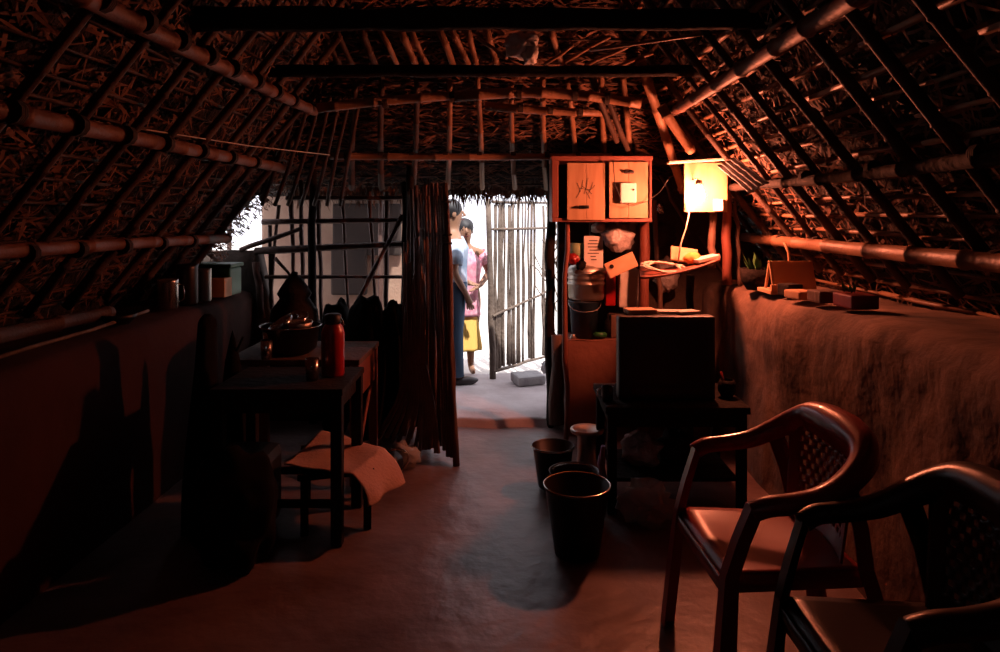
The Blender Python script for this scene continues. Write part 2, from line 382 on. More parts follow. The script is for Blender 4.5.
# lattice window
w = thing('window_1', 'open window of lashed dark sticks in the back wall at left', None, kind='structure')
YL = 4.98
for (a, b, r) in [((290,193),(296,320),.017),((301,180),(303,320),.017),((342,196),(349,322),.014),((369,192),(376,322),.016),((387,192),(386,322),.021),
                  ((318,190),(322,322),.017),((270,225),(272,322),.017),((279,205),(268,322),.014)]:
    q = MB(); q.stick(P(*a,YL), P(*b,YL), r, wob=.006); q.build('bar', M_stickd, w)
for (a, b, r) in [((262,222),(405,220),.021),((255,251),(405,244),.027),((265,277),(405,277),.016),((286,198),(405,198),.018),((240,250),(303,228),.018)]:
    q = MB(); q.stick(P(*a,YL-.03), P(*b,YL-.03), r, wob=.006); q.build('rail', M_stickd, w)
for (a, b, r) in [((403,215),(350,315),.018),((275,258),(296,282),.013),((256,262),(262,318),.027)]:
    q = MB(); q.stick(P(*a,YL-.05), P(*b,YL-.05), r, wob=.006); q.build('brace', M_stickd, w)

# posts
def post(px, y0, y1, Y, r, m, label, dx=0, seg=8, name='wooden_post', zb=None, taper=.85):
    a = P(px+dx, y1, Y); b = P(px, y0, Y)
    if zb is not None: a.z = zb
    q = MB(); q.stick(a, b, r, seg=seg, wob=.010, n=12, taper=taper); return solo(name, q, m, label, 'post')
post(313, 160, 330, 4.88, .030, M_wd, 'dark post standing in front of the stick lattice', zb=0)
post(411, 110, 400, 4.86, .040, M_wd, 'dark hinge post between the lattice and the doorway', zb=0)
post(405, 182, 400, 4.90, .030, M_wd, 'second dark post close beside the hinge post at the doorway', zb=0)
post(551, 150, 400, 4.80, .036, M_wd, 'dark trunk post on the right of the doorway under the roof', zb=0)
q = MB(); q.tube([P(557,424,4.72), P(556,400,4.73), P(559,365,4.73), P(557,335,4.74)], [.055,.052,.048,.040], 14); solo('wooden_stump', q, M_wm, 'thick pale stump standing at the foot of the doorway post', 'stump')
post(566, 222, 400, 4.48, .018, M_redw, 'slim reddish bamboo post under the left end of the cupboard', zb=0)
post(644, 222, 400, 4.55, .036, M_redw, 'stout reddish post under the right end of the cupboard', zb=0)
post(655, 200, 300, 4.62, .018, M_wm, 'thin pole beside the stout cupboard post', dx=6, zb=.6)
post(727, 158, 250, 4.30, .028, M_redw, 'squared red-brown post right of the lit bulb', zb=1.02, dx=0)
post(712, 213, 262, 4.25, .024, M_wm, 'short stick holding up the bulb board', zb=1.13)
post(735, 190, 280, 4.36, .014, M_wm, 'thin leaning pole right of the bulb post', zb=1.0, dx=5)
post(690, 275, 330, 4.3, .028, M_wd, 'dark prop under the sloping shelf board behind the television', zb=0)
q = MB(); q.stick(P(752,186,4.6), P(772,228,4.75), .02); solo('thin_stick', q, M_wm, 'brown slanting stick under the crumpled strip', 'stick')
q = MB(); q.stick(P(590,296,4.88), P(592,215,4.88), .02); solo('thin_stick', q, M_wm, 'upright stick against the dark wall behind the big pot', 'stick')
for a, b in (((660,175),(690,235)),((700,236),(742,300)),):
    q = MB(); q.stick(P(*a,4.85), P(*b,4.85), .012); solo('thin_stick', q, M_wm, 'thin diagonal stick on the dark back wall %s' % ('below the bulb cord' if a[0] == 660 else 'behind the slim pole'), 'stick')

# door 1: inner leaf of sticks, swung into the room
d1 = thing('door_1', 'brown stick door leaf swung open into the hut, left of the doorway', None, kind='structure')
hA, hB = Vector((-.70,4.80,0)), Vector((-.325,4.06,0))
q = MB(); n = 30
for i in range(n):
    f = i/(n-1)
    if f > .55 and R.random() < .22 and f < .93: continue
    b = hA.lerp(hB,f); zb = .03+R.uniform(0,.06); zt = 1.60+R.uniform(-.05,.05)
    q.stick((b.x+R.uniform(-.01,.01), b.y, zb), (b.x+R.uniform(-.01,.01)-.05*f, b.y, zt), R.uniform(.010,.019), seg=6, wob=.010)
q.build('stick_panel', M_stickd, d1)
q = MB(); q.stick((-.31,4.05,.0), (-.378,4.08,1.64), .021, seg=7, wob=.012, n=10); q.build('edge_pole', M_wm, d1)
for z in (.25,.78,1.32):
    q = MB(); q.stick(hA+Vector((.02,-.01,z)), hB+Vector((.01-.03*z,0,z+.02)), .016, seg=5); q.build('cross_rail', M_stickd, d1)
q = MB()
for z in (1.28,1.33,1.52): q.tube([(-.31-.041*z,4.06,z), (-.31-.041*z,4.06,z+.012)], .028, 10)
q.build('rope_lashing', M_rope, d1)
# sticks leaning, fanned at the foot
q = MB()
for i in range(22):
    f = i/21+R.uniform(-.02,.02)
    top = P(404+20*f, 262+R.uniform(-25,20), 4.52-.12*f); mid = P(403+22*f, 362, 4.42-.12*f); bot = P(376+62*f, 432+22*f+R.uniform(-6,6), 4.30-.10*f); bot.z = max(bot.z,.02)
    pts = [top.lerp(mid,k/4) for k in range(4)]+[mid+(bot-mid)*(k/6)+Vector((.05*math.sin(k/6*math.pi),0,0))*(1-f*.7) for k in range(7)]
    q.tube(pts, [.005+.0006*k for k in range(11)], 6)
solo('stick_bundle', q, mat('brown_cane', (.17,.085,.06), .7, col2=(.24,.13,.095)), 'bundle of long curved brown sticks leaning at the foot of the open stick door', 'sticks')
# door 2: outer leaf
d2 = thing('door_2', 'grey picket door leaf of gappy vertical sticks beyond the threshold', None, kind='structure')
oA, oB = Vector((-.145,5.88,0)), Vector((.37,6.55,0))
q = MB(); n = 46
for i in range(1,n):
    f = i/n; b = oA.lerp(oB,f)
    if R.random() < .1+.45*f: continue
    q.stick((b.x+R.uniform(-.008,.008), b.y, .13+R.uniform(0,.04)), (b.x+R.uniform(-.01,.01), b.y, 1.56+R.uniform(-.03,.03)), R.uniform(.008,.014), seg=6, wob=.006)
q.build('stick_panel', M_stick, d2)
q = MB(); q.stick(oA+Vector((0,0,.06)), oA+Vector((-.035,0,1.585)), .030, seg=6, wob=.006, n=10); q.build('edge_pole', M_stick, d2)
for z, z2 in ((.14,.14),(.6,.75),(1.33,1.33),(1.56,1.56)):
    q = MB(); q.stick(oA+Vector((0,-.02,z)), oB+Vector((0,-.02,z2)), .013, seg=5); q.build('cross_rail', M_stick, d2)
# twig fence right of it
q = MB()
for i in range(60):
    x = R.uniform(.33,.52); y = 5.9+R.uniform(-.1,.3); z = R.uniform(.1,1.35)
    q.stick((x,y,z), (x+R.uniform(-.12,.12), y+R.uniform(-.1,.1), z+R.uniform(.1,.35)), R.uniform(.004,.010), seg=3, wob=.02)
tag(q.build('twig_fence', M_stick), 'tangled twig hurdle between the picket door leaf and the doorway post', 'fence')
for (px,py,Y,s,l,rz) in ((528,368,5.7,(.24,.2,.075),'flat grey stone slab beside the picket door leaf',.35),):
    q = MB(); c = P(px,py,Y); c.z = .085+s[2]/2; q.box(c, s, rz=rz, bev=.02, rx=.05); solo('stone_slab', q, M_stone, l, 'stone')
q = MB(); q.blob(P(546,361,5.6)+Vector((0,0,-.05)), (.04,.05,.055), 4, .2, flatbottom=-.05); solo('rock', q, M_stone, 'small rounded rock at the foot of the doorway post', 'rock')

# neighbour hut outside
nb = thing('neighbour_hut', 'peach mud hut close outside the stick lattice', 'hut', (0,0,0))
q = MB(); q.box((-1.70,6.9,.85), (1.44,.2,1.62), bev=.03); q.build('wall', M_outwall, nb)
q = MB(); q.box((-1.70,6.28,1.76), (1.46,1.5,.06), rx=.16); q.build('roof', M_tarp, nb)
q = MB(); q.box((-1.38,6.76,1.31), (.66,.06,.50), bev=.02); q.build('tarpaulin', M_tarp, nb)
q = MB(); q.box((-1.55,6.75,.92), (.34,.08,.48), bev=.02); q.build('plank_door', M_tarp, nb)
q = MB(); q.box((-1.6,6.55,.26), (1.5,.5,.40), bev=.04, ry=-.07); q.build('plinth', M_outwall, nb)
for x in (-1.06,-2.3):
    q = MB(); q.stick((x,5.75,.03),(x,5.75,1.64),.022); q.build('post', M_stickd, nb)

# ------------------------------------------------------------------ cupboard
Yc = 4.40
cb = thing('wooden_cupboard', 'red-brown wall cupboard with two pine doors raised on posts', 'cupboard', (0,0,0))
a, b = P(552,222,Yc), P(652,156,Yc); W = b.x-a.x; Hh = b.z-a.z; cx = (a.x+b.x)/2; cz = (a.z+b.z)/2
q = MB()
q.box((cx,Yc+.30,cz),(W,.015,Hh)); q.box((a.x+.02,Yc+.15,cz),(.04,.30,Hh),bev=.004); q.box((b.x-.008,Yc+.15,cz),(.016,.30,Hh),bev=.004)
q.box((cx,Yc+.15,a.z+.012),(W,.31,.024),bev=.004); q.box((cx,Yc+.15,b.z-.014),(W+.01,.31,.028),bev=.004)
q.box((cx-.01,Yc+.02,cz),(.03,.03,Hh-.05)); q.box((cx,Yc+.02,b.z-.04),(W-.03,.03,.03))
q.build('body', M_redw, cb)
def cdoor(x0,x1,y0,y1,label):
    A, B = P(x0,y1,Yc-.02), P(x1,y0,Yc-.02); q = MB(); wd = (B.x-A.x)
    q.box((A.x+wd*.25,Yc-.015,(A.z+B.z)/2),(wd*.5-.002,.02,B.z-A.z),bev=.002); q.box((A.x+wd*.75,Yc-.015,(A.z+B.z)/2),(wd*.5-.002,.02,B.z-A.z),bev=.002)
    return q.build('door', M_pine, cb)
dL = cdoor(567,605,163,220,''); dR = cdoor(609,648,162,218,'')
def hasp(px,py,par):
    q = MB(); c = P(px,py,Yc-.04); q.box(c,(.062,.008,.020),bev=.002); q.tube([c+Vector((-.02,-.004,0)),c+Vector((-.02,-.02,0))],.007,8); q.box(c+Vector((.015,-.008,0)),(.03,.012,.010),bev=.002); q.build('hasp', M_iron, par)
hasp(584,207,dL); hasp(629,172,dR)
q = MB(); Yd = Yc-.028                     # twiggy drawing on the left door
for x0,y0,x1,y1 in ((580,192,577,183),(580,192,583,180),(584,194,588,178),(588,194,593,182),(590,190,595,185),(578,188,590,190),(582,186,592,194),(576,198,580,190),(586,192,590,199)):
    q.tube([P(x0,y0,Yd),P((x0+x1)/2+.7,(y0+y1)/2,Yd),P(x1,y1,Yd)],.0013,4)
q.build('drawing', M_ink, dL)
# electric box hung on the right door
eb = thing('electric_box', 'small white electric box fixed on the right cupboard door', 'box', P(628,193,Yc-.05))
q = MB(); q.box((0,0,0),(.10,.045,.125),bev=.008); q.build('case', M_white, eb)
q = MB(); q.tube([(.03,-.022,.02),(.03,-.03,.02)],.006,8); q.build('knob', M_black, eb)
q = MB(); q.tube([P(613,160,4.33),P(615,185,4.32),P(622,203,4.31),P(632,206,4.31),P(648,201,4.33),P(660,192,4.30),P(668,180,4.15)],.0025,5); solo('wire', q, M_wired, 'black wire looping from the white electric box towards the bulb', 'wire')

# ------------------------------------------------------------------ lamp
lp = thing('light_bulb', 'glowing bare bulb in a holder, blazing on the pale board', 'lamp', P(699,196,3.95))
q = MB(); q.lathe((0,0,0), [(.001,-.034),(.018,-.030),(.030,-.014),(.033,.002),(.028,.020),(.018,.036),(.014,.048)], 20); q.build('bulb', M_bulb, lp)
q = MB(); q.lathe((0,0,0), [(.0,.092),(.016,.090),(.020,.07),(.018,.048),(.0,.047)], 16); q.tube([(0,0,.088),(0,.05,.10),(0,.14,.10)],.004,6); q.build('holder', M_white, lp)
bb = thing('bulb_board', 'pale wooden board with a ledge holding the bulb', 'board', (0,0,0))
A, B = P(684,212,4.10), P(727,163,4.10)
q = MB(); q.box(((A.x+B.x)/2,4.10,(A.z+B.z)/2),(B.x-A.x,.02,B.z-A.z),bev=.003); q.build('panel', M_pine, bb)
q = MB(); c = P(697,161,4.08); q.box(c,(.34,.07,.014),bev=.003,ry=-.06); q.build('ledge', M_paper, bb)
q = MB(); c = P(718,205,4.07); q.box(c,(.05,.04,.07),bev=.006); q.build('switch', M_white, bb)
q = MB(); q.tube([P(688,201,4.06),P(689,214,4.05),P(686,228,4.06),P(681,243,4.08),P(678,262,4.06)],.0045,6); solo('cable', q, M_wire, 'pale cable hanging from the bulb board to the shelf board', 'cable')
# crumpled strip
q = MB(); a0,a1,b0,b1 = P(718,166,3.87),P(735,157,3.58),P(750,193,3.41),P(769,182,3.16)
def strip(u,v):
    p = a0.lerp(a1,u).lerp(b0.lerp(b1,u),v); return p+Vector((-.008,0,0))*math.sin(u*26)+Vector((0,0,noise.noise(p*25)*.008))
q.grid(strip, 40, 14); solo('corrugated_strip', q, M_stone, 'crumpled grey corrugated strip jutting out beside the bulb', 'sheet', solid=.004)

# sloping shelf board with things
q = MB(); q.grid(lambda u,v: P(640+80*u, 278-4*u-14*u*u-6*v, 3.97+.21*v) , 14, 6); o = solo('shelf_board', q, M_redw, 'warped shelf board above the television with coiled cord on it', 'board', solid=.014)
def onshelf(u, v, h=0): return P(640+80*u, 278-4*u-14*u*u-6*v, 3.97+.21*v)+Vector((0,0,.008+h))
q = MB(); pts = []
for k in range(90):
    t_ = k/90*2*math.pi*5; r = .085+.02*math.sin(k*.9)
    pts.append(onshelf(.31,.45)+Vector((math.cos(t_)*r*1.35, math.sin(t_)*r*.8, .024+.022*math.sin(t_)+.004*math.sin(k*1.3)-.010*math.cos(t_))))
q.tube(pts, .0055, 6); solo('coiled_cable', q, M_wire, 'loosely coiled pale cable lying on the warped shelf board', 'cable')
q = MB(); q.blob(onshelf(.66,.6,.035), (.05,.05,.035), 2, .2, flatbottom=-.03); solo('orange_cloth_ball', q, M_orf, 'bright orange crumpled cloth on the warped shelf board', 'cloth')
q = MB(); q.box(onshelf(.55,.85,.06), (.16,.02,.09), bev=.004, ry=.15, rx=-.5); solo('wooden_block', q, M_orange, 'tan carton piece leaning behind the coiled cable', 'carton')
q = MB(); q.box(onshelf(.82,.4,.018), (.14,.10,.02), bev=.003, ry=-.22, rz=.2); solo('notebook', q, M_paper, 'pale notebook lying at the raised end of the shelf board', 'book')

# ------------------------------------------------------------------ mud shelf & vessels
ms = MB()
x0, x1, yf, zt = .37, 1.32, 4.60, .625
prof = []
def mudshelf():
    # front face with an arched niche cut in
    import bmesh as B
    nx, nz = 38, 25
    def f(u,v): 
        x = x0+(x1-x0)*u; z = zt*v
        return Vector((x, yf+noise.noise(Vector((x*5,z*5,1)))*.012, z))
    def inn(i,j):
        x = x0+(x1-x0)*(i+.5)/nx; z = zt*(j+.5)/nz; dx = (x-.86)/.26
        return abs(dx) < 1 and z < .30*math.sqrt(max(0,1-dx*dx))+.10
    ms.grid(f, nx, nz, skip=inn)
    ms.grid(lambda u,v: Vector((x0+(x1-x0)*u, yf+.34*v, zt+noise.noise(Vector((u*7,v*4,0)))*.008)), 24, 8)
    ms.grid(lambda u,v: Vector((x0+noise.noise(Vector((0,u*6,v*6)))*.01, yf+.34*u, zt*v)), 8, 12)
    pts = [(-1,0),(-1,.1)]+[(-math.cos(k*math.pi/12), .10+.30*math.sin(k*math.pi/12)) for k in range(13)]+[(1,0)]
    ms.grid(lambda u,v: Vector((.86+.27*pts[min(int(u*(len(pts)-1)+.5),len(pts)-1)][0], yf+.01+.28*v, pts[min(int(u*(len(pts)-1)+.5),len(pts)-1)][1])), len(pts)-1, 4)
    ms.box((.86,yf+.30,.2),(.6,.02,.44))
mudshelf()
solo('mud_shelf', ms, M_mudr, 'reddish mud plinth with an arched niche right of the doorway', 'plinth')
def vessel(name, c, prof, m, label, cat, n=32, **k):
    q = MB(); q.lathe(c, prof, n); return solo(name, q, m, label, cat, **k)
def shell(prof, th=.004):               # double-walled profile for open vessels
    inner = [(max(r-th,.001), z+(th if i == 0 else 0)) for i,(r,z) in enumerate(prof)]
    return [(.001,prof[0][1])]+prof+inner[::-1]+[(.001,prof[0][1]+th)]
# blue bucket
c = P(584,343,4.72); c.z = .628
bk = thing('blue_bucket', 'dark blue plastic bucket standing on the mud plinth', 'bucket', c)
q = MB(); q.lathe((0,0,0), shell([(.082,0),(.100,.235),(.106,.238),(.106,.25)]), 28); q.build('body', M_blue, bk)
q = MB(); q.tube([(-.104,0,.235)]+[(-.107*math.cos(k*math.pi/8), -.06-.05*math.sin(k*math.pi/8)*0-.04*math.sin(k*math.pi/8), .23-.05*math.sin(k*math.pi/8)) for k in range(9)]+[(.104,0,.235)], .003, 6); q.build('handle', M_steel, bk)
# big pot on top
c = c+Vector((.015,0,.253))
bp = thing('aluminium_pot', 'tall banded dull metal pot with lid on top of the blue bucket', 'pot', c)
q = MB(); q.lathe((0,0,0), [(.001,0),(.112,0),(.120,.02),(.122,.10),(.128,.105),(.128,.115),(.122,.12),(.122,.14),(.128,.145),(.122,.155),(.122,.175),(.128,.18),(.128,.188),(.121,.19)], 36); q.build('body', M_alu, bp)
q = MB(); q.lathe((0,0,0), [(.130,.190),(.130,.200),(.112,.222),(.085,.245),(.03,.255),(.001,.256)], 36); q.build('lid', M_alu, bp)
q = MB(); q.lathe((0,0,0), [(.001,.275),(.014,.272),(.016,.264),(.008,.255)], 12); q.build('lid_knob', M_alu, bp)
# around it
def place(px,py,Y): return P(px,py,Y)
c = P(600,342,4.66); c.z = .63+.022
q = MB(); q.tube([c+Vector((-.035,0,0)),c+Vector((.035,0,0))], .020, 12); q.tube([c+Vector((.035,0,0)),c+Vector((.045,0,0))],.012,10); q.tube([c+Vector((-.045,0,0)),c+Vector((-.035,0,0))],.012,10); solo('green_packet', q, M_green, 'small bright green wrapped packet beside the blue bucket', 'packet')
c = P(573,342,4.64); c.z = .629
q = MB(); q.lathe(c, [(.001,0),(.018,0),(.022,.01),(.014,.022),(.016,.03),(.001,.03)], 14); solo('brass_lamp', q, M_alu, 'tiny brass oil lamp at the left edge of the mud plinth', 'oil lamp')
c = P(611,335,4.72); c.z = .63
q = MB(); q.lathe(c, [(.001,0),(.035,0),(.048,.05),(.046,.10),(.028,.13),(.028,.15),(.001,.152)], 20); solo('clay_jug', q, M_wd, 'small dark clay jug right of the blue bucket', 'jug')
# leaning things behind
A = P(584,268,4.63); B = P(603,236,4.63)
q = MB(); q.box(((A.x+B.x)/2,4.63,(A.z+B.z)/2),(B.x-A.x,.012,B.z-A.z),bev=.002)
sg = thing('paper_sheet', 'white printed sheet with lines of text hung behind the big pot', 'paper'); q.build('sheet', M_paper, sg)
q = MB()
for k in range(7):
    w_ = R.uniform(.06,.09) if k < 5 else .04
    q.box(((A.x+B.x)/2+R.uniform(-.004,.004),4.6225,B.z-.03-.021*k),(w_*.9,.003,.006))
q.build('text_lines', M_ink, sg)
q = MB(); q.lathe(P(577,258,4.70)+Vector((0,0,0)), [(.001,0),(.05,0),(.05,.10),(.001,.10)], 20)
cn = solo('green_tin', q, mat('pale_green', (.25,.38,.2), .6), 'pale green tin hung left of the printed sheet', 'tin')
q = MB(); q.blob(P(573,259,4.58), (.04,.03,.035), 8, .3); solo('red_bag', q, M_redp, 'small red and dark bag hanging under the green tin', 'bag')
q = MB(); q.blob(P(578,262,4.58)+Vector((.02,-.01,-.02)), (.03,.03,.03), 9, .3); solo('dark_bag', q, M_blackc, 'small black pouch above the big pot lid', 'bag')
pb = thing('plastic_bag', 'cloudy plastic bag hanging under the cupboard beside the printed sheet', 'bag', P(618,238,4.62))
q = MB(); q.blob((0,0,0), (.10,.08,.085), 12, .35, 2.2); q.build('bag', M_foil, pb)
q = MB(); q.tube([(-.02,0,.06),(-.01,0,.10),(.02,0,.12)],.012,6); q.build('knot', M_foil, pb)
q = MB(); q.blob(P(601,228,4.68), (.06,.05,.04), 15, .3, 2.4); solo('plastic_bag', q, M_paper, 'flattened pale bag tucked right under the cupboard floor', 'bag')
wb = thing('wooden_board', 'tilted orange-lit wooden offcut with a round hole hung on the post', 'board', P(621,265,4.50), 0)
q = MB(); q.box((0,0,0),(.20,.03,.10),ry=-.42,bev=.006); q.build('plank', M_orange, wb)
q = MB(); q.tube([(-.062,-.014,-.008),(-.062,-.020,-.008)],.014,14); q.build('hole_ring', M_wd, wb)
q = MB(); q.box(P(625,286,4.74)+Vector((.02,0,-.01)),(.13,.10,.26),bev=.012,ry=.03); solo('plastic_can', q, M_paper, 'pale upright jerry can below the tilted wooden offcut', 'can')
q = MB(); q.box(P(610,287,4.76),(.07,.06,.25),bev=.01); solo('red_packet', q, M_flask, 'tall deep red packet between the big pot and the pale can', 'packet')
q = MB(); q.box((P(622,325,4.74).x,4.74,.63+.075),(.17,.14,.15),bev=.01); solo('wooden_box', q, M_wm, 'brown wooden box on the mud plinth left of the television', 'box')
# clutter on dark wall right
q = MB(); q.blob(P(666,276,4.82)+Vector((0,0,0)), (.08,.07,.12), 21, .3, 2.5); solo('plastic_bag', q, M_foil, 'grey crinkled bag hanging between the stout post and the shelf prop', 'bag')
q = MB(); q.blob(P(662,235,4.86), (.10,.05,.07), 22, .3, 2.5); solo('cloth_bundle', q, M_tarp, 'brown cloth bundle wedged behind the bulb cord', 'bundle')
q = MB(); q.blob(P(660,208,4.80), (.028,.02,.045), 25, .3, 3); solo('foil_scrap', q, M_steel, 'small glinting foil scrap right of the cupboard', 'foil')

# ------------------------------------------------------------------ television on table
tb = thing('television_table', 'dark wooden table carrying the television', 'table', (.81,3.62,0))
q = MB(); q.box((0,0,.505),(.70,.50,.035),bev=.006); q.build('tabletop', M_wd, tb)
q = MB(); q.box((0,-.21,.455),(.62,.02,.07)); q.box((0,.21,.455),(.62,.02,.07)); q.box((-.31,0,.455),(.02,.42,.07)); q.box((.31,0,.455),(.02,.42,.07)); q.build('apron', M_wd, tb)
for sx in (-1,1):
    for sy in (-1,1):
        q = MB(); q.box((sx*.315,sy*.215,.245),(.045,.045,.49),bev=.006); q.build('leg', M_wd, tb)
q = MB(); q.box((0,0,.16),(.60,.42,.018)); q.build('lower_shelf', M_wd, tb)
tv = thing('television', 'bulky black box television seen from the dark front', 'television', (.785,3.52,.5235))
q = MB(); q.box((0,.02,.21),(.485,.09,.42),bev=.014)
q.bm.verts.ensure_lookup_table()
q.build('front_case', M_black, tv)
q = MB()
def tvback(u,v):
    k = [(0,.235,.20),(.10,.225,.19),(.24,.16,.14),(.28,.15,.13)]
    t_ = u*3; i = min(int(t_),2); fr = t_-i; y, w_, h_ = [k[i][j]*(1-fr)+k[i+1][j]*fr for j in range(3)]
    a_ = v*2*math.pi; cs, sn = math.cos(a_), math.sin(a_); e = .25
    return Vector((w_*math.copysign(abs(cs)**e,cs), .06+y, .20+h_*math.copysign(abs(sn)**e,sn)))
q.grid(tvback, 9, 40); q.box((0,.335,.20),(.27,.01,.22)); q.build('rear_case', M_black, tv)
q = MB(); q.grid(lambda u,v: Vector((-.205+.41*u, -.028-.010*(1-(2*u-1)**2)*(1-(2*v-1)**2), .085+.30*v)), 14, 10); q.build('screen', M_screen, tv)
q = MB(); q.box((0,-.028,.045),(.36,.006,.03),bev=.002); q.build('control_strip', M_iron, tv)
q = MB()
for sx in (-.18,.18): q.box((sx,.05,-.001),(.06,.12,.006))
q.build('foot', M_black, tv)
zt = .5235+.42
for (px,s,m_,l,rz,dz,y) in ((640,(.15,.10,.022),M_orange,'tan carton lying on top of the television at its left',.1,0,3.60),(668,(.13,.09,.012),M_paper,'pale envelope lying on the middle of the television top',-.15,0,3.61),(686,(.12,.08,.014),M_paper,'slanting pale paper pad at the right of the television top',.35,0,3.59)):
    q = MB(); q.box(((px-CX)*y/F,y,zt+s[2]/2+.003+dz),s,rz=rz,bev=.002); solo('paper_pad' if m_ is M_paper else 'carton', q, m_, l, 'carton' if m_ is M_orange else 'paper')
# small pots beside tv
c = Vector(((727-CX)*3.56/F, 3.56, .5235))
sp = thing('incense_pot', 'small dark pot with a red-tipped stick right of the television', 'pot', c)
q = MB(); q.lathe((0,0,0), shell([(.025,0),(.045,.03),(.045,.07),(.035,.09)],.003), 20); q.build('pot', M_wd, sp)
q = MB(); q.tube([(0,0,.02),(-.03,0,.13)],.005,6); q.build('stick', M_redp, sp)
c = Vector(((606-CX)*3.55/F, 3.50, .5235))
mg = thing('steel_mug', 'small steel mug on the table left of the television', 'mug', c)
q = MB(); q.lathe((0,0,0), shell([(.028,0),(.03,.07)],.002), 20); q.build('cup', M_iron, mg)
q = MB(); q.tube([(-.029,-.005,.06),(-.05,-.005,.055),(-.052,-.005,.025),(-.029,-.005,.018)],.003,6); q.build('handle', M_steel, mg)
# under the table
for (px,py,Y,r_,s,m_,l) in ((640,432,3.62,(.10,.10,.085),31,M_foil,'grey crumpled plastic bag stuffed under the television table at left'),(680,430,3.66,(.11,.10,.09),32,M_darkc,'dark sack under the television table at right')):
    c = P(px,py,Y); c.z = .169+r_[2]*.8; q = MB(); q.blob(c, r_, s, .3, 2.6, flatbottom=-r_[2]*.8); solo('plastic_bag' if m_ is M_foil else 'sack', q, m_, l, 'bag')
c = Vector(((648-CX)*3.25/F,3.28,.10)); q = MB(); q.blob(c,(.13,.09,.10),33,.35,2.6,flatbottom=-.098); solo('plastic_bag', q, M_film, 'clear crinkled plastic bag on the floor in front of the television table', 'bag')
c = Vector(((601-CX)*3.55/F,3.52,.0)); q = MB(); q.tube([c+Vector((0,0,.01)),c+Vector((.01,0,.10)),c+Vector((-.005,0,.20)),c+Vector((.008,0,.29))],[.03,.035,.03,.018],10,flat=.6); solo('lilac_cloth', q, M_lilac, 'crumpled lilac cloth standing between the spool-shaped pot and the table leg', 'cloth')

# buckets on the floor
c = Vector(((553-CX)*3.72/F,3.72,0.0))
b1 = thing('metal_bucket', 'small dark metal bucket standing alone at the left of the floor vessels', 'bucket', c)
q = MB(); q.lathe((0,0,.012), shell([(.078,0),(.108,.205),(.114,.208),(.114,.216)],.003), 32); q.build('body', M_iron, b1)
q = MB(); q.tube([(-.114*math.cos(k*math.pi/10), -.115*math.sin(k*math.pi/10), .222) for k in range(11)],.003,6); q.build('handle', M_steel, b1)
c = Vector(((574-CX)*3.36/F,3.36,0.0))
b2 = thing('cooking_pot', 'round dark cooking pot between the two floor buckets', 'pot', c)
q = MB(); q.lathe((0,0,.014), shell([(.06,0),(.105,.04),(.118,.10),(.108,.17),(.098,.19),(.118,.205),(.122,.21)],.003), 32); q.build('body', M_iron, b2)
q = MB(); q.tube([(-.10,0,.22)]+[(-.10*math.cos(k*math.pi/8),.02,.22+.03*math.sin(k*math.pi/8)) for k in range(9)],.003,6); q.build('handle', M_steel, b2)
c = Vector(((577-CX)*2.98/F,2.98,0.0))
b3 = thing('metal_bucket', 'large dark metal bucket nearest the viewer with a bright rim', 'bucket', c)
q = MB(); q.lathe((0,0,.014), shell([(.095,0),(.135,.275),(.141,.278),(.141,.290)],.003), 40); q.build('body', M_iron, b3)
q = MB(); q.lathe((0,0,.014), [(.139,.291),(.142,.294),(.1445,.291),(.142,.288),(.139,.291)], 40); q.build('rim', M_steel, b3)
c = Vector(((587-CX)*3.82/F,3.82,0.0))
b4 = thing('spool_pot', 'spool-shaped metal pot with a wide flat rim behind the floor buckets', 'pot', c)
q = MB(); q.lathe((0,0,.012), [(.001,0),(.075,0),(.078,.02),(.060,.06),(.052,.14),(.052,.235),(.088,.255),(.092,.268),(.088,.276),(.070,.272),(.045,.262),(.001,.258)], 32); q.build('body', M_alu, b4)

# ------------------------------------------------------------------ right wall top things
def wt(y): return 1.11-.024*y+.012
def onwall(px,Y,x=None):
    X = (px-CX)*Y/F if x is None else x
    return Vector((X,Y,wt(Y)))
c = onwall(752,3.97,1.405)
bsk = thing('dark_basket', 'round dark basket with green leaves at the far end of the right wall', 'basket', c)
q = MB(); q.lathe((0,0,0), shell([(.06,0),(.09,.05),(.10,.12)],.006), 22); q.build('bowl', M_wd, bsk)
q = MB()
for k in range(16):
    a_ = R.uniform(0,6.3); d_ = Vector((math.cos(a_)*.05,math.sin(a_)*.05,R.uniform(.04,.12))); p_ = Vector((d_.x*.7,d_.y*.7,.10)); s_ = Vector((-math.sin(a_),math.cos(a_),0))*.014
    vv = [q.bm.verts.new(x_) for x_ in (p_, p_+d_*.5+s_, p_+d_, p_+d_*.5-s_)]; q.bm.faces.new(vv)
q.build('leaves', M_plant, bsk)
# A-shaped wooden box (roof-like)
c = onwall(785,3.78,1.49)
hb = thing('wooden_crate', 'open wooden crate with a sloping tan lid on the right wall', 'crate', c)
q = MB(); q.box((0,0,.01),(.24,.20,.02),bev=.003); q.box((-.10,-.09,.03),(.03,.02,.04)); q.box((-.06,-.11,.03),(.02,.02,.04)); q.build('base', M_orange, hb)
q = MB(); q.box((.03,-.03,.095),(.22,.012,.16),rx=-.38,bev=.002); q.build('lid', M_orange, hb)
q = MB(); q.box((-.088,-.035,.09),(.012,.012,.16),rx=-.38); q.box((-.088,.03,.09),(.012,.012,.16),rx=.38); q.box((-.088,0,.165),(.012,.02,.012)); q.build('prop', M_pine, hb)
q = MB(); q.stick(onwall(790,3.86,1.55)+Vector((0,0,.0)), onwall(789,3.86,1.53)+Vector((-.01,0,.27)), .010); solo('thin_stick', q, M_pine, 'pale upright stick standing behind the tan crate', 'stick')
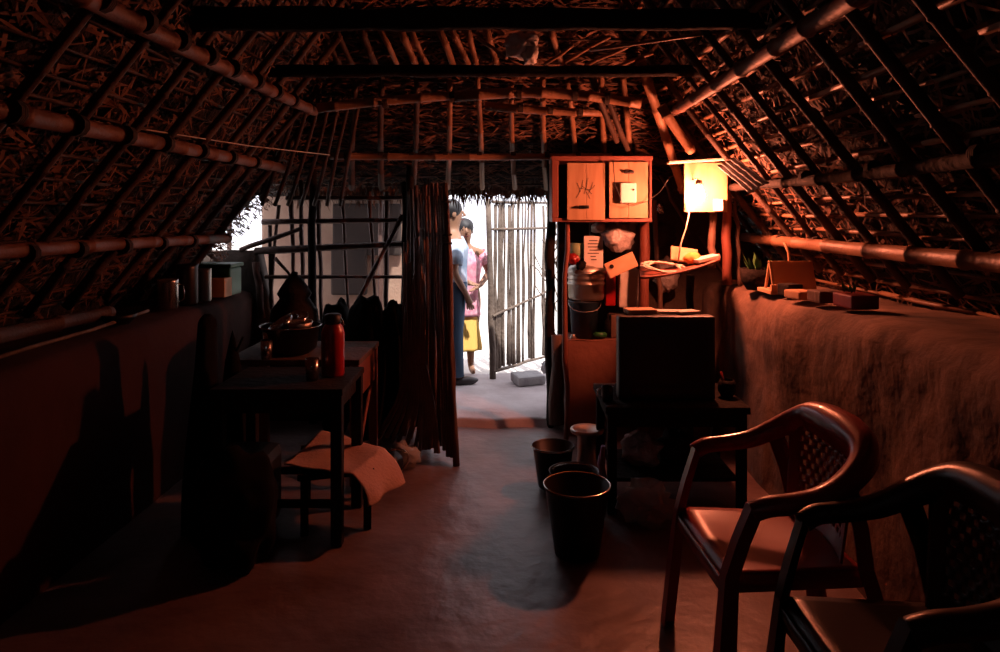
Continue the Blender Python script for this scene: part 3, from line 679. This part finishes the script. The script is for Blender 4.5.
for (px,Y,x,s,m_,l,nm,rz) in ((806,3.42,1.42,(.10,.13,.04),M_orange,'thin tan wood block on the right wall before the crate','wood_block',.2),
        (818,3.25,1.47,(.13,.12,.055),M_wm,'brown lidded box in the middle of the right wall','small_box',.1),
        (838,3.02,1.49,(.12,.16,.06),M_maroon,'glossy maroon box with a green scrap on the right wall','small_box',.05),
        (800,3.6,1.44,(.09,.09,.06),M_wd,'small dark tin in front of the tan crate','tin',.3)):
    c = onwall(px,Y,x)+Vector((0,0,s[2]/2+.002)); q = MB(); q.box(c,s,rz=rz,bev=.008); solo(nm, q, m_, l, 'tin' if nm=='tin' else 'box' if nm=='small_box' else 'block')
q = MB(); 
for k in range(8):
    p_ = onwall(838,3.02,1.47)+Vector((R.uniform(-.03,.03),R.uniform(-.04,.04),.065)); d_ = Vector((R.uniform(-.03,.03),R.uniform(-.03,.03),R.uniform(.02,.05))); s_ = Vector((.01,.004,0))
    q.bm.faces.new([q.bm.verts.new(x_) for x_ in (p_, p_+d_*.5+s_, p_+d_, p_+d_*.5-s_)])
solo('green_leaves', q, M_plant, 'few small green leaves lying on the maroon box', 'leaves')
q = MB(); q.tube([onwall(728,4.5,1.42)+Vector((-.05,0,.012)),onwall(728,4.5,1.42)+Vector((.04,-.1,.012)),onwall(728,4.5,1.42)+Vector((.08,-.2,.014))],[.016,.012,.004],8); solo('chisel', q, M_orange, 'short tan handled tool at the far top end of the right wall', 'tool')

# ------------------------------------------------------------------ left wall top things
def wl(y): return .86+.012*y+.012
def steelcup(px,Y,x,r,h,m_,l,nm,cat,handle=True):
    c = Vector((x,Y,wl(Y))); t_ = thing(nm, l, cat, c)
    q = MB(); q.lathe((0,0,0), shell([(r*.92,0),(r,h*.05),(r,h*.9),(r*1.04,h)],.002), 24); q.build('body', m_, t_)
    if handle: q = MB(); q.tube([(r,0,h*.85),(r*1.7,-.01,h*.8),(r*1.75,-.01,h*.35),(r,0,h*.2)],.004,6); q.build('handle', m_, t_)
    return t_
steelcup(0,3.95,-1.93,.055,.17,M_steel,'steel jug on the left mud wall beside the dark canister','steel_jug','jug')
steelcup(0,4.12,-1.90,.060,.24,M_iron,'tall dark canister on the left mud wall','canister','canister',False)
steelcup(0,4.28,-1.87,.042,.20,M_alu,'shiny copper-toned tin on the left mud wall beside the peach box','metal_tin','tin',False)
q = MB(); q.box((-1.85,4.46,wl(4.46)+.065),(.11,.12,.12),bev=.006); solo('peach_box', q, M_orange, 'small peach-coloured box in front of the green tub', 'box')
gt = thing('green_tub', 'dark green rectangular tub at the far end of the left wall', 'tub', (-1.93,4.60,wl(4.6)))
q = MB(); q.box((0,0,.09),(.26,.20,.18),bev=.015); q.build('body', M_green, gt)
q = MB(); q.box((0,0,.195),(.28,.22,.025),bev=.008); q.build('lid', M_green, gt)
q = MB(); q.lathe((-1.93,3.45,wl(3.45)), shell([(.05,0),(.08,.03),(.085,.05)],.003), 24); solo('metal_bowl', q, M_iron, 'shallow dark bowl on the left mud wall nearest the viewer', 'bowl')
q = MB(); q.tube([(-1.90,2.4,wl(2.4)+.015),(-1.93,2.8,wl(2.8)+.012),(-1.90,3.2,wl(3.2)+.018),(-1.94,3.75,wl(3.75)+.02)],.009,8); solo('rope', q, M_stick, 'pale thick rope lying along the left mud wall top', 'rope')

# ------------------------------------------------------------------ left side furniture
ft = thing('dark_table', 'near-black table at left carrying the red flask', 'table', (-1.02,3.28,0))
q = MB(); q.box((0,0,.675),(.58,.46,.03),bev=.006); q.build('tabletop', M_wd, ft)
q = MB(); q.box((0,-.20,.62),(.50,.02,.08)); q.box((0,.20,.62),(.50,.02,.08)); q.box((.25,0,.62),(.02,.38,.08)); q.box((-.25,0,.62),(.02,.38,.08)); q.build('apron', M_wd, ft)
for sx in (-1,1):
    for sy in (-1,1):
        q = MB(); q.box((sx*.26,sy*.20,.33),(.05,.05,.66),bev=.006); q.build('leg', M_wd, ft)
q = MB(); q.box((0,-.20,.18),(.48,.025,.03)); q.build('stretcher', M_wd, ft)
q = MB(); q.box((0,.20,.18),(.48,.025,.03)); q.build('stretcher', M_wd, ft)
fl = thing('red_flask', 'tall bright red flask with a dark cap on the dark table', 'flask', ((333-CX)*3.32/F,3.32,.69))
q = MB(); q.lathe((0,0,0), [(.001,0),(.050,0),(.054,.01),(.054,.20),(.048,.225),(.036,.245),(.036,.25)], 28); q.build('body', M_flask, fl)
q = MB(); q.lathe((0,0,0), [(.037,.245),(.039,.25),(.039,.285),(.032,.292),(.001,.292)], 24); q.build('cap', M_black, fl)
q = MB(); q.tube([(.038,0,.27),(.05,-.012,.255),(.053,-.012,.235)],.004,6); q.build('strap', M_steel, fl)
q = MB(); q.lathe(((314-CX)*3.25/F,3.22,.69), shell([(.026,0),(.032,.10)],.002), 22); solo('steel_tumbler', q, M_steel, 'steel tumbler just left of the red flask', 'tumbler')
rt = thing('rear_table', 'reddish wooden table behind the dark one carrying heaped steel vessels', 'table', (-1.16,4.0,0))
q = MB(); q.box((0,0,.665),(.72,.56,.03),bev=.006); q.build('tabletop', M_wm, rt)
for sx in (-1,1):
    for sy in (-1,1):
        q = MB(); q.box((sx*.33,sy*.25,.325),(.05,.05,.65),bev=.006); q.build('leg', M_redw, rt)
q = MB(); q.box((.335,0,.55),(.02,.46,.18)); q.build('side_panel', M_redw, rt)
q = MB(); q.stick((.34,-.24,.15),(.34,.24,.56),.014,wob=.0); q.build('brace', M_redw, rt)
# steel vessels heap: nested basins
zb = .682
bs = thing('steel_basin', 'wide steel basin on the rear table holding smaller bowls', 'basin', ((292-CX)*3.92/F,3.90,zb))
q = MB(); q.lathe((0,0,0), shell([(.10,0),(.14,.03),(.155,.15),(.165,.155)],.003), 36); q.build('body', M_iron, bs)
q = MB(); q.lathe((0,0,0), [(.163,.152),(.168,.158),(.170,.154),(.166,.150),(.163,.152)], 36); q.build('rim', M_steel, bs)
for k, (dx,dy,dz,r_,m_,l) in enumerate(((-.05,0,.16,.075,M_steel,'upturned steel bowl at the left of the basin'),(.06,-.03,.16,.07,M_alu,'copper-glinting bowl at the right of the basin'),(.02,.06,.18,.06,M_steel,'small steel bowl behind the others in the basin'))):
    q = MB(); ax = Matrix.Rotation(R.uniform(-.5,.5),3,'X')@Matrix.Rotation(R.uniform(-.6,.6),3,'Y')
    q.lathe(((292-CX)*3.92/F+dx,3.90+dy,zb+dz), shell([(.03,-.03),(r_*.8,-.02),(r_,.02)],.002), 28, axis=ax); solo('steel_bowl', q, m_, l, 'bowl')
for k, px in enumerate((264,262,265)):
    c = Vector(((px-CX)*3.7/F,3.74+.07*k,zb)); q = MB(); q.lathe(c, shell([(.028,0),(.033,.10+.03*k)],.002), 22); solo('steel_tumbler', q, M_steel, ('short steel tumbler, front one beside the basin','medium steel tumbler, middle one beside the basin','taller steel tumbler, rear one beside the basin')[k], 'tumbler', group='steel tumblers by the basin')
# big dark pot silhouette and dark sacks
q = MB(); c = Vector(((296-CX)*4.2/F,4.17,.684)); q.lathe(c, [(.001,0),(.10,.01),(.145,.10),(.135,.20),(.085,.27),(.10,.30),(.09,.32),(.045,.39),(.02,.40),(.02,.425),(.001,.43)], 28); solo('black_pot', q, M_wd, 'black lidded pot silhouetted against the stick lattice', 'pot')
for (px,Y,z0,r_,s,l) in ((367,4.52,0,(.115,.15,.47),41,'tall black sack standing below the right half of the lattice'),(394,4.60,0,(.085,.12,.45),42,'narrower black sack against the hinge post'),(336,4.66,0,(.10,.13,.44),43,'black sack furthest left below the lattice')):
    q = MB()
    def sackf(u,v):
        a_ = u*2*math.pi; b_ = (v-.5)*math.pi; e = .55
        cr = math.copysign(abs(math.cos(b_))**e, math.cos(b_)); sr = math.copysign(abs(math.sin(b_))**.8, math.sin(b_))
        d = Vector((math.cos(a_)*cr, math.sin(a_)*cr, sr)); k = 1+.13*noise.noise(d*1.8+Vector((s,0,0)))+.04*noise.noise(d*6+Vector((s,0,0)))
        return Vector(((px-CX)*Y/F+d.x*r_[0]*k*1.12, Y+d.y*r_[1]*k, max(.004, r_[2]*.97+d.z*r_[2]*k)))
    q.grid(sackf, 36, 26); solo('black_sack', q, M_blackc, l, 'sack')
q = MB(); q.blob(P(398,345,4.72)+Vector((0,0,.16)), (.09,.06,.06), 44, .4, 3); solo('plastic_bag', q, M_foil, 'pale crumpled bag on top of the narrower black sack', 'bag')
# tall dark things against the left wall
q = MB()
prof = [(.085,.0),(.11,.2),(.12,.5),(.10,.75),(.06,.88),(.035,.92)]
def coat(u,v):
    z = 1.0*v; k = v*5; i = min(int(k),4); fr = k-i
    rr = [.14,.14,.125,.10,.075,.062][i]*(1-fr)+[.14,.14,.125,.10,.075,.062][i+1]*fr
    a_ = u*2*math.pi
    return Vector((-1.43+.02*v+math.cos(a_)*rr*.55, 3.26+math.sin(a_)*rr*(1+.1*math.sin(5*a_)), .012+z*.93))
q.grid(coat, 40, 24); q.blob((-1.41,3.26,.94),(.035,.064,.05),2,.1); solo('black_coat', q, M_blackc, 'black coat bunched upright against the left mud wall', 'coat')
um = thing('black_umbrella', 'furled black umbrella leaning with its tip up beside the coat', 'umbrella', (-1.395,3.52,0))
q = MB(); q.lathe((0,0,0), [(.001,.02),(.05,.08),(.07,.25),(.06,.50),(.035,.72),(.012,.83),(.001,.87)], 16); q.build('canopy', M_blackc, um)
q = MB(); q.tube([(.0,0,.74),(.03,-.01,.78),(.06,-.02,.84)],.006,6); q.build('strap', M_blackc, um)
q = MB(); q.box((-1.22,3.18,.20),(.28,.34,.36),bev=.05); solo('black_suitcase', q, M_black, 'black suitcase standing on the floor under the dark table', 'suitcase')
sk = MB(); sk.blob((-1.13,2.86,.24), (.17,.13,.26), 47, .2, 2, sub=4, flatbottom=-.235); solo('black_sack', sk, M_blackc, 'big black sack in front of the dark table at the left wall', 'sack')
# cloth covered stool
st = thing('low_stool', 'low dark stool mostly hidden by the peach cloth', 'stool', (-.84,3.38,0), .25)
q = MB(); q.box((0,0,.27),(.34,.42,.03),bev=.005); q.build('seat', M_wd, st)
for sx in (-1,1):
    for sy in (-1,1):
        q = MB(); q.box((sx*.14,sy*.18,.13),(.035,.035,.26),bev=.004); q.build('leg', M_wd, st)
q = MB()
c00, c10, c01, c11 = P(284,466,3.20), P(352,476,3.10), P(322,432,3.72), P(384,452,3.42)
for c in (c00,c10,c01,c11): c.z = .298
e10 = P(368,508,3.05); e11 = P(404,484,3.32); e00 = P(300,508,3.0)
def clf(u,v):
    if u < .7:
        k = u/.7; p = c00.lerp(c10,k).lerp(c01.lerp(c11,k),v)
    else:
        k = (u-.7)/.3; p = c10.lerp(c11,v).lerp(e10.lerp(e11,v),k); p.x += math.sin(k*math.pi)*.02
        p += Vector((.012,0,0))*math.sin(v*9)*k
    p.z += noise.noise(p*9)*.012+.008
    return p
q.grid(clf, 44, 30); solo('peach_cloth', q, M_cloth, 'peach cloth spread over the low stool and hanging off its right side', 'cloth', solid=.005)
q = MB(); q.blob(P(308,460,3.4)+Vector((.0,0,.0)), (.05,.035,.016), 49, .5, 4); solo('dark_rag', q, M_darkc, 'dark crumpled rag lying on the peach cloth', 'rag')
# glinting things right of cloth
kt = thing('steel_kettle', 'tipped steel kettle with a bail handle beside the peach cloth', 'kettle', ((388-CX)*3.85/F,3.85,.075))
ax = Matrix.Rotation(.9,3,'Y')@Matrix.Rotation(.5,3,'X')
q = MB(); q.lathe((0,0,0), [(.001,-.07),(.06,-.07),(.085,-.03),(.08,.03),(.05,.06),(.052,.07),(.001,.072)], 28, axis=ax); q.build('body', M_iron, kt)
q = MB(); q.tube([ax@Vector((-.06*math.cos(k*math.pi/8),0,.05+.12*math.sin(k*math.pi/8))) for k in range(9)],.006,6); q.build('handle', M_steel, kt)
q = MB(); q.blob(((402-CX)*3.95/F,3.98,.075), (.09,.07,.075), 51, .4, 3, flatbottom=-.07); solo('plastic_bag', q, M_film, 'clear crumpled plastic bag at the foot of the stick bundle', 'bag')
q = MB(); q.lathe(((376-CX)*3.8/F,3.72,.004), shell([(.03,0),(.05,.05),(.055,.09)],.002), 24); solo('steel_cup', q, M_steel, 'small steel cup on the floor behind the peach cloth', 'cup')

# ------------------------------------------------------------------ plastic armchairs
def spline(pts, n):
    out = []
    for i in range(len(pts)-1):
        p0 = Vector(pts[max(i-1,0)]); p1 = Vector(pts[i]); p2 = Vector(pts[i+1]); p3 = Vector(pts[min(i+2,len(pts)-1)])
        for k in range(n):
            t_ = k/n; out.append(.5*((2*p1)+(p2-p0)*t_+(2*p0-5*p1+4*p2-p3)*t_*t_+(3*p1-p0-3*p2+p3)*t_**3))
    out.append(Vector(pts[-1])); return out
def make_chair(m, label, group):
    # local: faces -Y, x across, origin on floor under seat centre
    t_ = thing('plastic_armchair', label, 'chair', (0,0,0), 0, group)
    half = [(-.252,-.175,.622),(-.262,-.13,.640),(-.265,-.05,.648),(-.262,.03,.664),(-.252,.10,.700),(-.224,.160,.745),(-.165,.198,.785),(-.08,.214,.803),(0,.218,.806)]
    path = half+[(-x,y,z) for x,y,z in half[-2::-1]]
    pts = spline(path, 6); n = len(pts)
    # broad rolled band: cross-section widens over the back
    q = MB(); rings = []
    for i, p in enumerate(pts):
        a_ = pts[max(i-1,0)]; b_ = pts[min(i+1,n-1)]; tg = (b_-a_).normalized()
        f = i/(n-1); back = math.exp(-((f-.5)/.24)**2)
        inw = Vector((-p.x, -.02-p.y*.4, 0)); inw = (inw-tg*inw.dot(tg)).normalized()
        upv = inw.cross(tg); 
        if upv.z < 0: upv = -upv
        dn = -upv
        w_ = .024+.020*back
        # section: arch from outer lip over the crest down the inside
        sec = [(-w_*.95,-.030-.010*back),(-w_*1.0,-.010),(-w_*.7,.008),(0,.014),(w_*.7,.010),(w_*1.0,-.006-.01*back),(w_*(1.0+.25*back),-.026-.05*back)]
        rings.append([q.bm.verts.new(p+inw*sx+upv*sz) for sx, sz in sec])
    for a_, b_ in zip(rings, rings[1:]):
        for k in range(6):
            fc = q.bm.faces.new((a_[k],a_[k+1],b_[k+1],b_[k])); fc.smooth = True
    q.build('arm_and_back_rim', m, t_, solid=.006)
    # seat
    def seat(u,v):
        x = (-.5+u)*(.46-.06*v); y = -.24+.42*v
        z = .425-.018*math.sin(math.pi*u)*math.sin(math.pi*min(1,v*1.1))-.012*v
        if v < .12: z -= (.12-v)**2*2.2
        return Vector((x,y,z))
    q = MB(); q.grid(seat, 20, 20); q.build('seat', m, t_, solid=.006)
    q = MB(); sk_ = [(-.23,-.235,.42),(0,-.25,.415),(.23,-.235,.42)]
    for sgn in (-1,1): q.grid(lambda u,v: Vector((sgn*(.23-.03*u), -.235+.45*u, .422-.012*u-.05*v)), 10, 2)
    q.grid(lambda u,v: Vector((-.23+.46*u, -.243, .405-.045*v)), 10, 2); q.build('seat_skirt', m, t_, solid=.005)
    # backrest: perforated pattern panel, curved
    def bf(u,v):
        x = (-.5+u)*(.36+.06*v); z = .42+.345*v; xx = abs(x)/.21
        y = .165+.045*v-.050*xx*xx
        zmax = .775-.09*xx**3
        return Vector((x, y, min(z,zmax)))
    nu, nv = 42, 42
    def hole(i,j):
        if i < 5 or i > nu-6 or j < 7 or j > nv-6: return False
        return (i+ (j//3)%2*2) % 4 in (0,1) and j % 3 != 0
    q = MB(); q.grid(bf, nu, nv, skip=hole); q.build('backrest', m, t_, solid=.007)
    # legs: folded tapering channels; front ones rise to the arms
    for sx in (-1,1):
        q = MB(); rr = []
        zs = [(0,-.285,.275),(.2,-.268,.262),(.42,-.245,.245),(.52,-.215,.252),(.628,-.175,.262)]
        for z,y,x in zs:
            w_ = .030 if z < .3 else .024
            rr.append([q.bm.verts.new(Vector((sx*(x-w_*1.6),y,z))), q.bm.verts.new(Vector((sx*x,y,z))), q.bm.verts.new(Vector((sx*x,y+w_*1.6,z)))])
        for a_, b_ in zip(rr, rr[1:]):
            for k in range(2): q.bm.faces.new((a_[k],a_[k+1],b_[k+1],b_[k]))
        q.build('leg', m, t_, solid=.006)
        q = MB(); rr = []
        for z,y,x in [(0,.30,.255),(.2,.265,.240),(.42,.20,.225),(.55,.175,.238),(.70,.125,.254)]:
            w_ = .030 if z < .3 else .028
            rr.append([q.bm.verts.new(Vector((sx*(x-w_*1.6),y,z))), q.bm.verts.new(Vector((sx*x,y,z))), q.bm.verts.new(Vector((sx*x,y-w_*1.6,z)))])
        for a_, b_ in zip(rr, rr[1:]):
            for k in range(2): q.bm.faces.new((a_[k],a_[k+1],b_[k+1],b_[k]))
        q.build('leg', m, t_, solid=.006)
    return t_
c1 = make_chair(M_redp, 'glossy red plastic armchair with patterned back by the right wall', 'plastic armchairs')
c1.location = (.84,2.24,0); c1.rotation_euler = (0,0,-math.pi/2+.06)
c2 = make_chair(M_brp, 'dull brown plastic armchair at the bottom right corner', 'plastic armchairs')
c2.location = (.97,1.66,0); c2.rotation_euler = (0,0,-math.pi/2+.02)

# ------------------------------------------------------------------ people in the doorway
def skinbody(name, joints, edges, m, parent, root=0, sub=2):
    me = bpy.data.meshes.new(name); me.from_pydata([j[0] for j in joints], edges, []); me.update()
    o = bpy.data.objects.new(name, me); COL.objects.link(o); o.parent = parent
    md = o.modifiers.new('skin','SKIN'); md.use_smooth_shade = True
    for i, j in enumerate(joints):
        sv = me.skin_vertices[0].data[i]; r = j[1]; sv.radius = r if isinstance(r, tuple) else (r,r); sv.use_root = (i == root)
    md2 = o.modifiers.new('sub','SUBSURF'); md2.levels = sub; md2.render_levels = sub
    me.materials.append(m); return o
def person(label, x, y, z0, S, rz, armL, armR, legs, head_m=M_skin):
    t_ = thing('person', label, 'person', (x,y,z0), rz)
    J = [((0,0,.88*S),(.115,.085)), ((0,0,1.0*S),(.10,.075)), ((0,0,1.15*S),(.12,.08)), ((0,0,1.27*S),(.11,.07)), ((0,-.005,1.36*S),(.045,.045)), ((0,-.01,1.44*S),(.062,.07)), ((0,-.012,1.53*S),(.070,.085)), ((0,-.008,1.60*S),(.045,.055))]
    E = [(0,1),(1,2),(2,3),(3,4),(4,5),(5,6),(6,7)]
    def chain(start, pts):
        prev = start
        for p, r in pts:
            J.append((tuple(c*S if i == 2 else c for i, c in enumerate(p)), r)); E.append((prev,len(J)-1)); prev = len(J)-1
        return prev
    for sx, arm in ((-1,armL),(1,armR)):
        sh, el, wr, hn = arm
        w_ = chain(3, [((sx*.15,0,1.26),.048),(el,.035),(wr,.024),(hn,(.030,.016))])
        for k in range(4):
            hv = Vector(hn); dv = (Vector(hn)-Vector(wr)).normalized()
            off = Vector((0,(k-1.5)*.017,0)) if abs(dv.y) < .7 else Vector(((k-1.5)*.017,0,0))
            p1 = hv+dv*.045+off; p2 = hv+dv*(.075+.01*(k in (1,2)))+off+Vector((-sx*.012,0,0))
            a_ = chain(w_, [(tuple(p1),.009),(tuple(p2),.007)])
        th = hv+Vector((-sx*.01,-.035,0))+dv*.01
        chain(w_, [(tuple(th),.010)])
    for sx, lg in ((-1,legs[0]),(1,legs[1])):
        chain(0, [((sx*.085,0,.82),.080),((lg[0][0],lg[0][1],.47),.052),((lg[1][0],lg[1][1]+.01,.30),.046),((lg[1][0],lg[1][1],.08),.030),((lg[1][0],lg[1][1]-.04,.035),(.036,.03)),((lg[1][0],lg[1][1]-.14,.022),(.036,.018))])
    skinbody('body', J, E, head_m, t_)
    # face: eyes, nose, mouth, ears as details of the head
    q = MB(); hz = 1.50*S
    q.tube([(0,-.080,hz+.025),(0,-.105,hz-.012),(0,-.082,hz-.018)],[.008,.014,.008],8)
    for sx in (-1,1): q.blob((sx*.068,0,hz), (.008,.018,.028), 1, .05)
    q.build('nose_and_ears', head_m, t_)
    q = MB()
    for sx in (-1,1): q.blob((sx*.027,-.072,hz+.012), (.010,.006,.005), 1, 0, sub=2)
    q.build('eyes', M_hair, t_)
    q = MB(); q.tube([(-.022,-.085,hz-.045),(0,-.092,hz-.047),(.022,-.085,hz-.045)],.005,6); q.build('mouth', M_maroon, t_)
    return t_
# woman in pink top and yellow skirt (further out)
S = .83
wm = person('woman in a pink patterned top and yellow skirt standing outside the doorway', -.40, 6.18, .065, S, .25,
    ((),(-.21,.04,1.02),(-.16,-.10,.84),(-.14,-.14,.79)), ((),(.235,.06,1.05),(.12,-.10,.93),(.08,-.13,.91)), (((-.07,0),(-.06,.0)),((.08,0),(.06,.03))))
q = MB()
def skirt(u,v):
    a_ = u*2*math.pi; z = (.66-.42*v)*S; r_ = .105+.045*v+.010*v*math.sin(9*a_)
    return Vector((math.cos(a_)*r_*1.02, math.sin(a_)*r_*.8, z))
q.grid(skirt, 48, 14); q.build('skirt', M_yellow, wm, solid=.008)
q = MB()
def topf(u,v):
    a_ = u*2*math.pi; z = (.60+.71*v)*S
    rx = [.140,.135,.122,.135,.160,.075][min(int(v*5),4)]*(1-(v*5-min(int(v*5),4)))+[.140,.135,.122,.135,.160,.075][min(int(v*5),4)+1]*(v*5-min(int(v*5),4))
    return Vector((math.cos(a_)*rx, math.sin(a_)*(rx*.45+.045), z))
q.grid(topf, 40, 20)
q.build('blouse', M_pink, wm, solid=.008)
for sx in (-1,1):
    q = MB(); q.tube([(sx*.13,0,1.265*S),(sx*.185,.02,1.16*S)],[.062,.056],14,cap=False); q.build('sleeve', M_pink, wm, solid=.004)
q = MB(); q.blob((0,.012,1.535*S),(.082,.094,.088),3,.05); q.blob((0,.10,1.50*S),(.045,.04,.045),4,.05); q.build('hair', M_hair, wm)
# man (nearer, partly behind the door pole)
S = .92
mn = person('dark-haired man in a pale shirt and jeans, half hidden behind the open door leaf', -.47, 5.72, .078, S, 1.85,
    ((),(-.20,.03,1.0),(-.17,-.08,.80),(-.16,-.10,.74)), ((),(.20,.0,1.02),(.14,-.14,.88),(.10,-.17,.87)), (((-.08,0),(-.08,-.02)),((.09,0),(.09,.06))))
q = MB()
def shirtf(u,v):
    a_ = u*2*math.pi; z = (.80+.50*v)*S; tt = [.145,.140,.135,.150,.165,.07]; k = min(int(v*5),4); fr = v*5-k
    rx = tt[k]*(1-fr)+tt[k+1]*fr
    return Vector((math.cos(a_)*rx, math.sin(a_)*(rx*.5+.05)+.004*math.sin(6*a_), z))
q.grid(shirtf, 40, 20); q.build('shirt', M_shirt, mn, solid=.008)
for sx in (-1,1):
    q = MB(); q.tube([(sx*.13,0,1.26*S),(sx*.178,.01,1.12*S),(sx*.19,.012,1.06*S)],[.066,.060,.056],14,cap=False); q.build('sleeve', M_shirt, mn, solid=.004)
q = MB()
for sx, kx, ky, ay in ((-1,-.08,0,-.02),(1,.09,0,.06)): q.tube([(sx*.075,0,.90*S),(sx*.085,0,.80*S),(kx,ky,.47*S),(kx,ay+.01,.3*S),(kx,ay,.075*S)],[.105,.098,.072,.064,.058],16)
q.build('jeans', M_jean, mn)
q = MB(); q.blob((0,.012,1.54*S),(.080,.094,.088),3,.05); q.build('hair', M_hair, mn)
for sx, ay in ((-1,-.02),(1,.06)):
    q = MB(); q.blob((sx*.085,ay-.05,.030),(.048,.125,.036),6,.05,flatbottom=-.03); q.build('shoe', M_shoe, mn)

# ------------------------------------------------------------------ world, camera, settings
wd = bpy.data.worlds.new('World'); sc.world = wd; wd.use_nodes = True
bg = wd.node_tree.nodes['Background']; bg.inputs['Color'].default_value = (.93,.90,1.0,1); bg.inputs['Strength'].default_value = 2.1
sl = bpy.data.lights.new('Sun','SUN'); so = bpy.data.objects.new('Sun', sl); COL.objects.link(so)
sl.energy = 8; sl.angle = .02; sl.color = (1,.95,.9)
so.rotation_euler = Vector((.22,-.55,1.0)).to_track_quat('Z','Y').to_euler()
cam = bpy.data.cameras.new('Camera'); co = bpy.data.objects.new('Camera', cam); COL.objects.link(co)
co.location = (0,0,H); co.rotation_euler = (math.pi/2,0,0)
cam.sensor_width = 36; cam.sensor_fit = 'HORIZONTAL'; cam.lens = 36*F/1000
cam.shift_x = -.010; cam.shift_y = -(326-CY)/1000; cam.clip_start = .05
sc.camera = co
vs = sc.view_settings; sc.display_settings.display_device = 'sRGB'
vs.view_transform = 'Standard'; vs.look = 'None'; vs.exposure = 0; vs.gamma = 1; vs.use_curve_mapping = False
sc.cycles.use_denoising = True; sc.cycles.max_bounces = 6; sc.cycles.diffuse_bounces = 3; sc.cycles.sample_clamp_indirect = 4
sc.cycles.caustics_reflective = False; sc.cycles.caustics_refractive = False
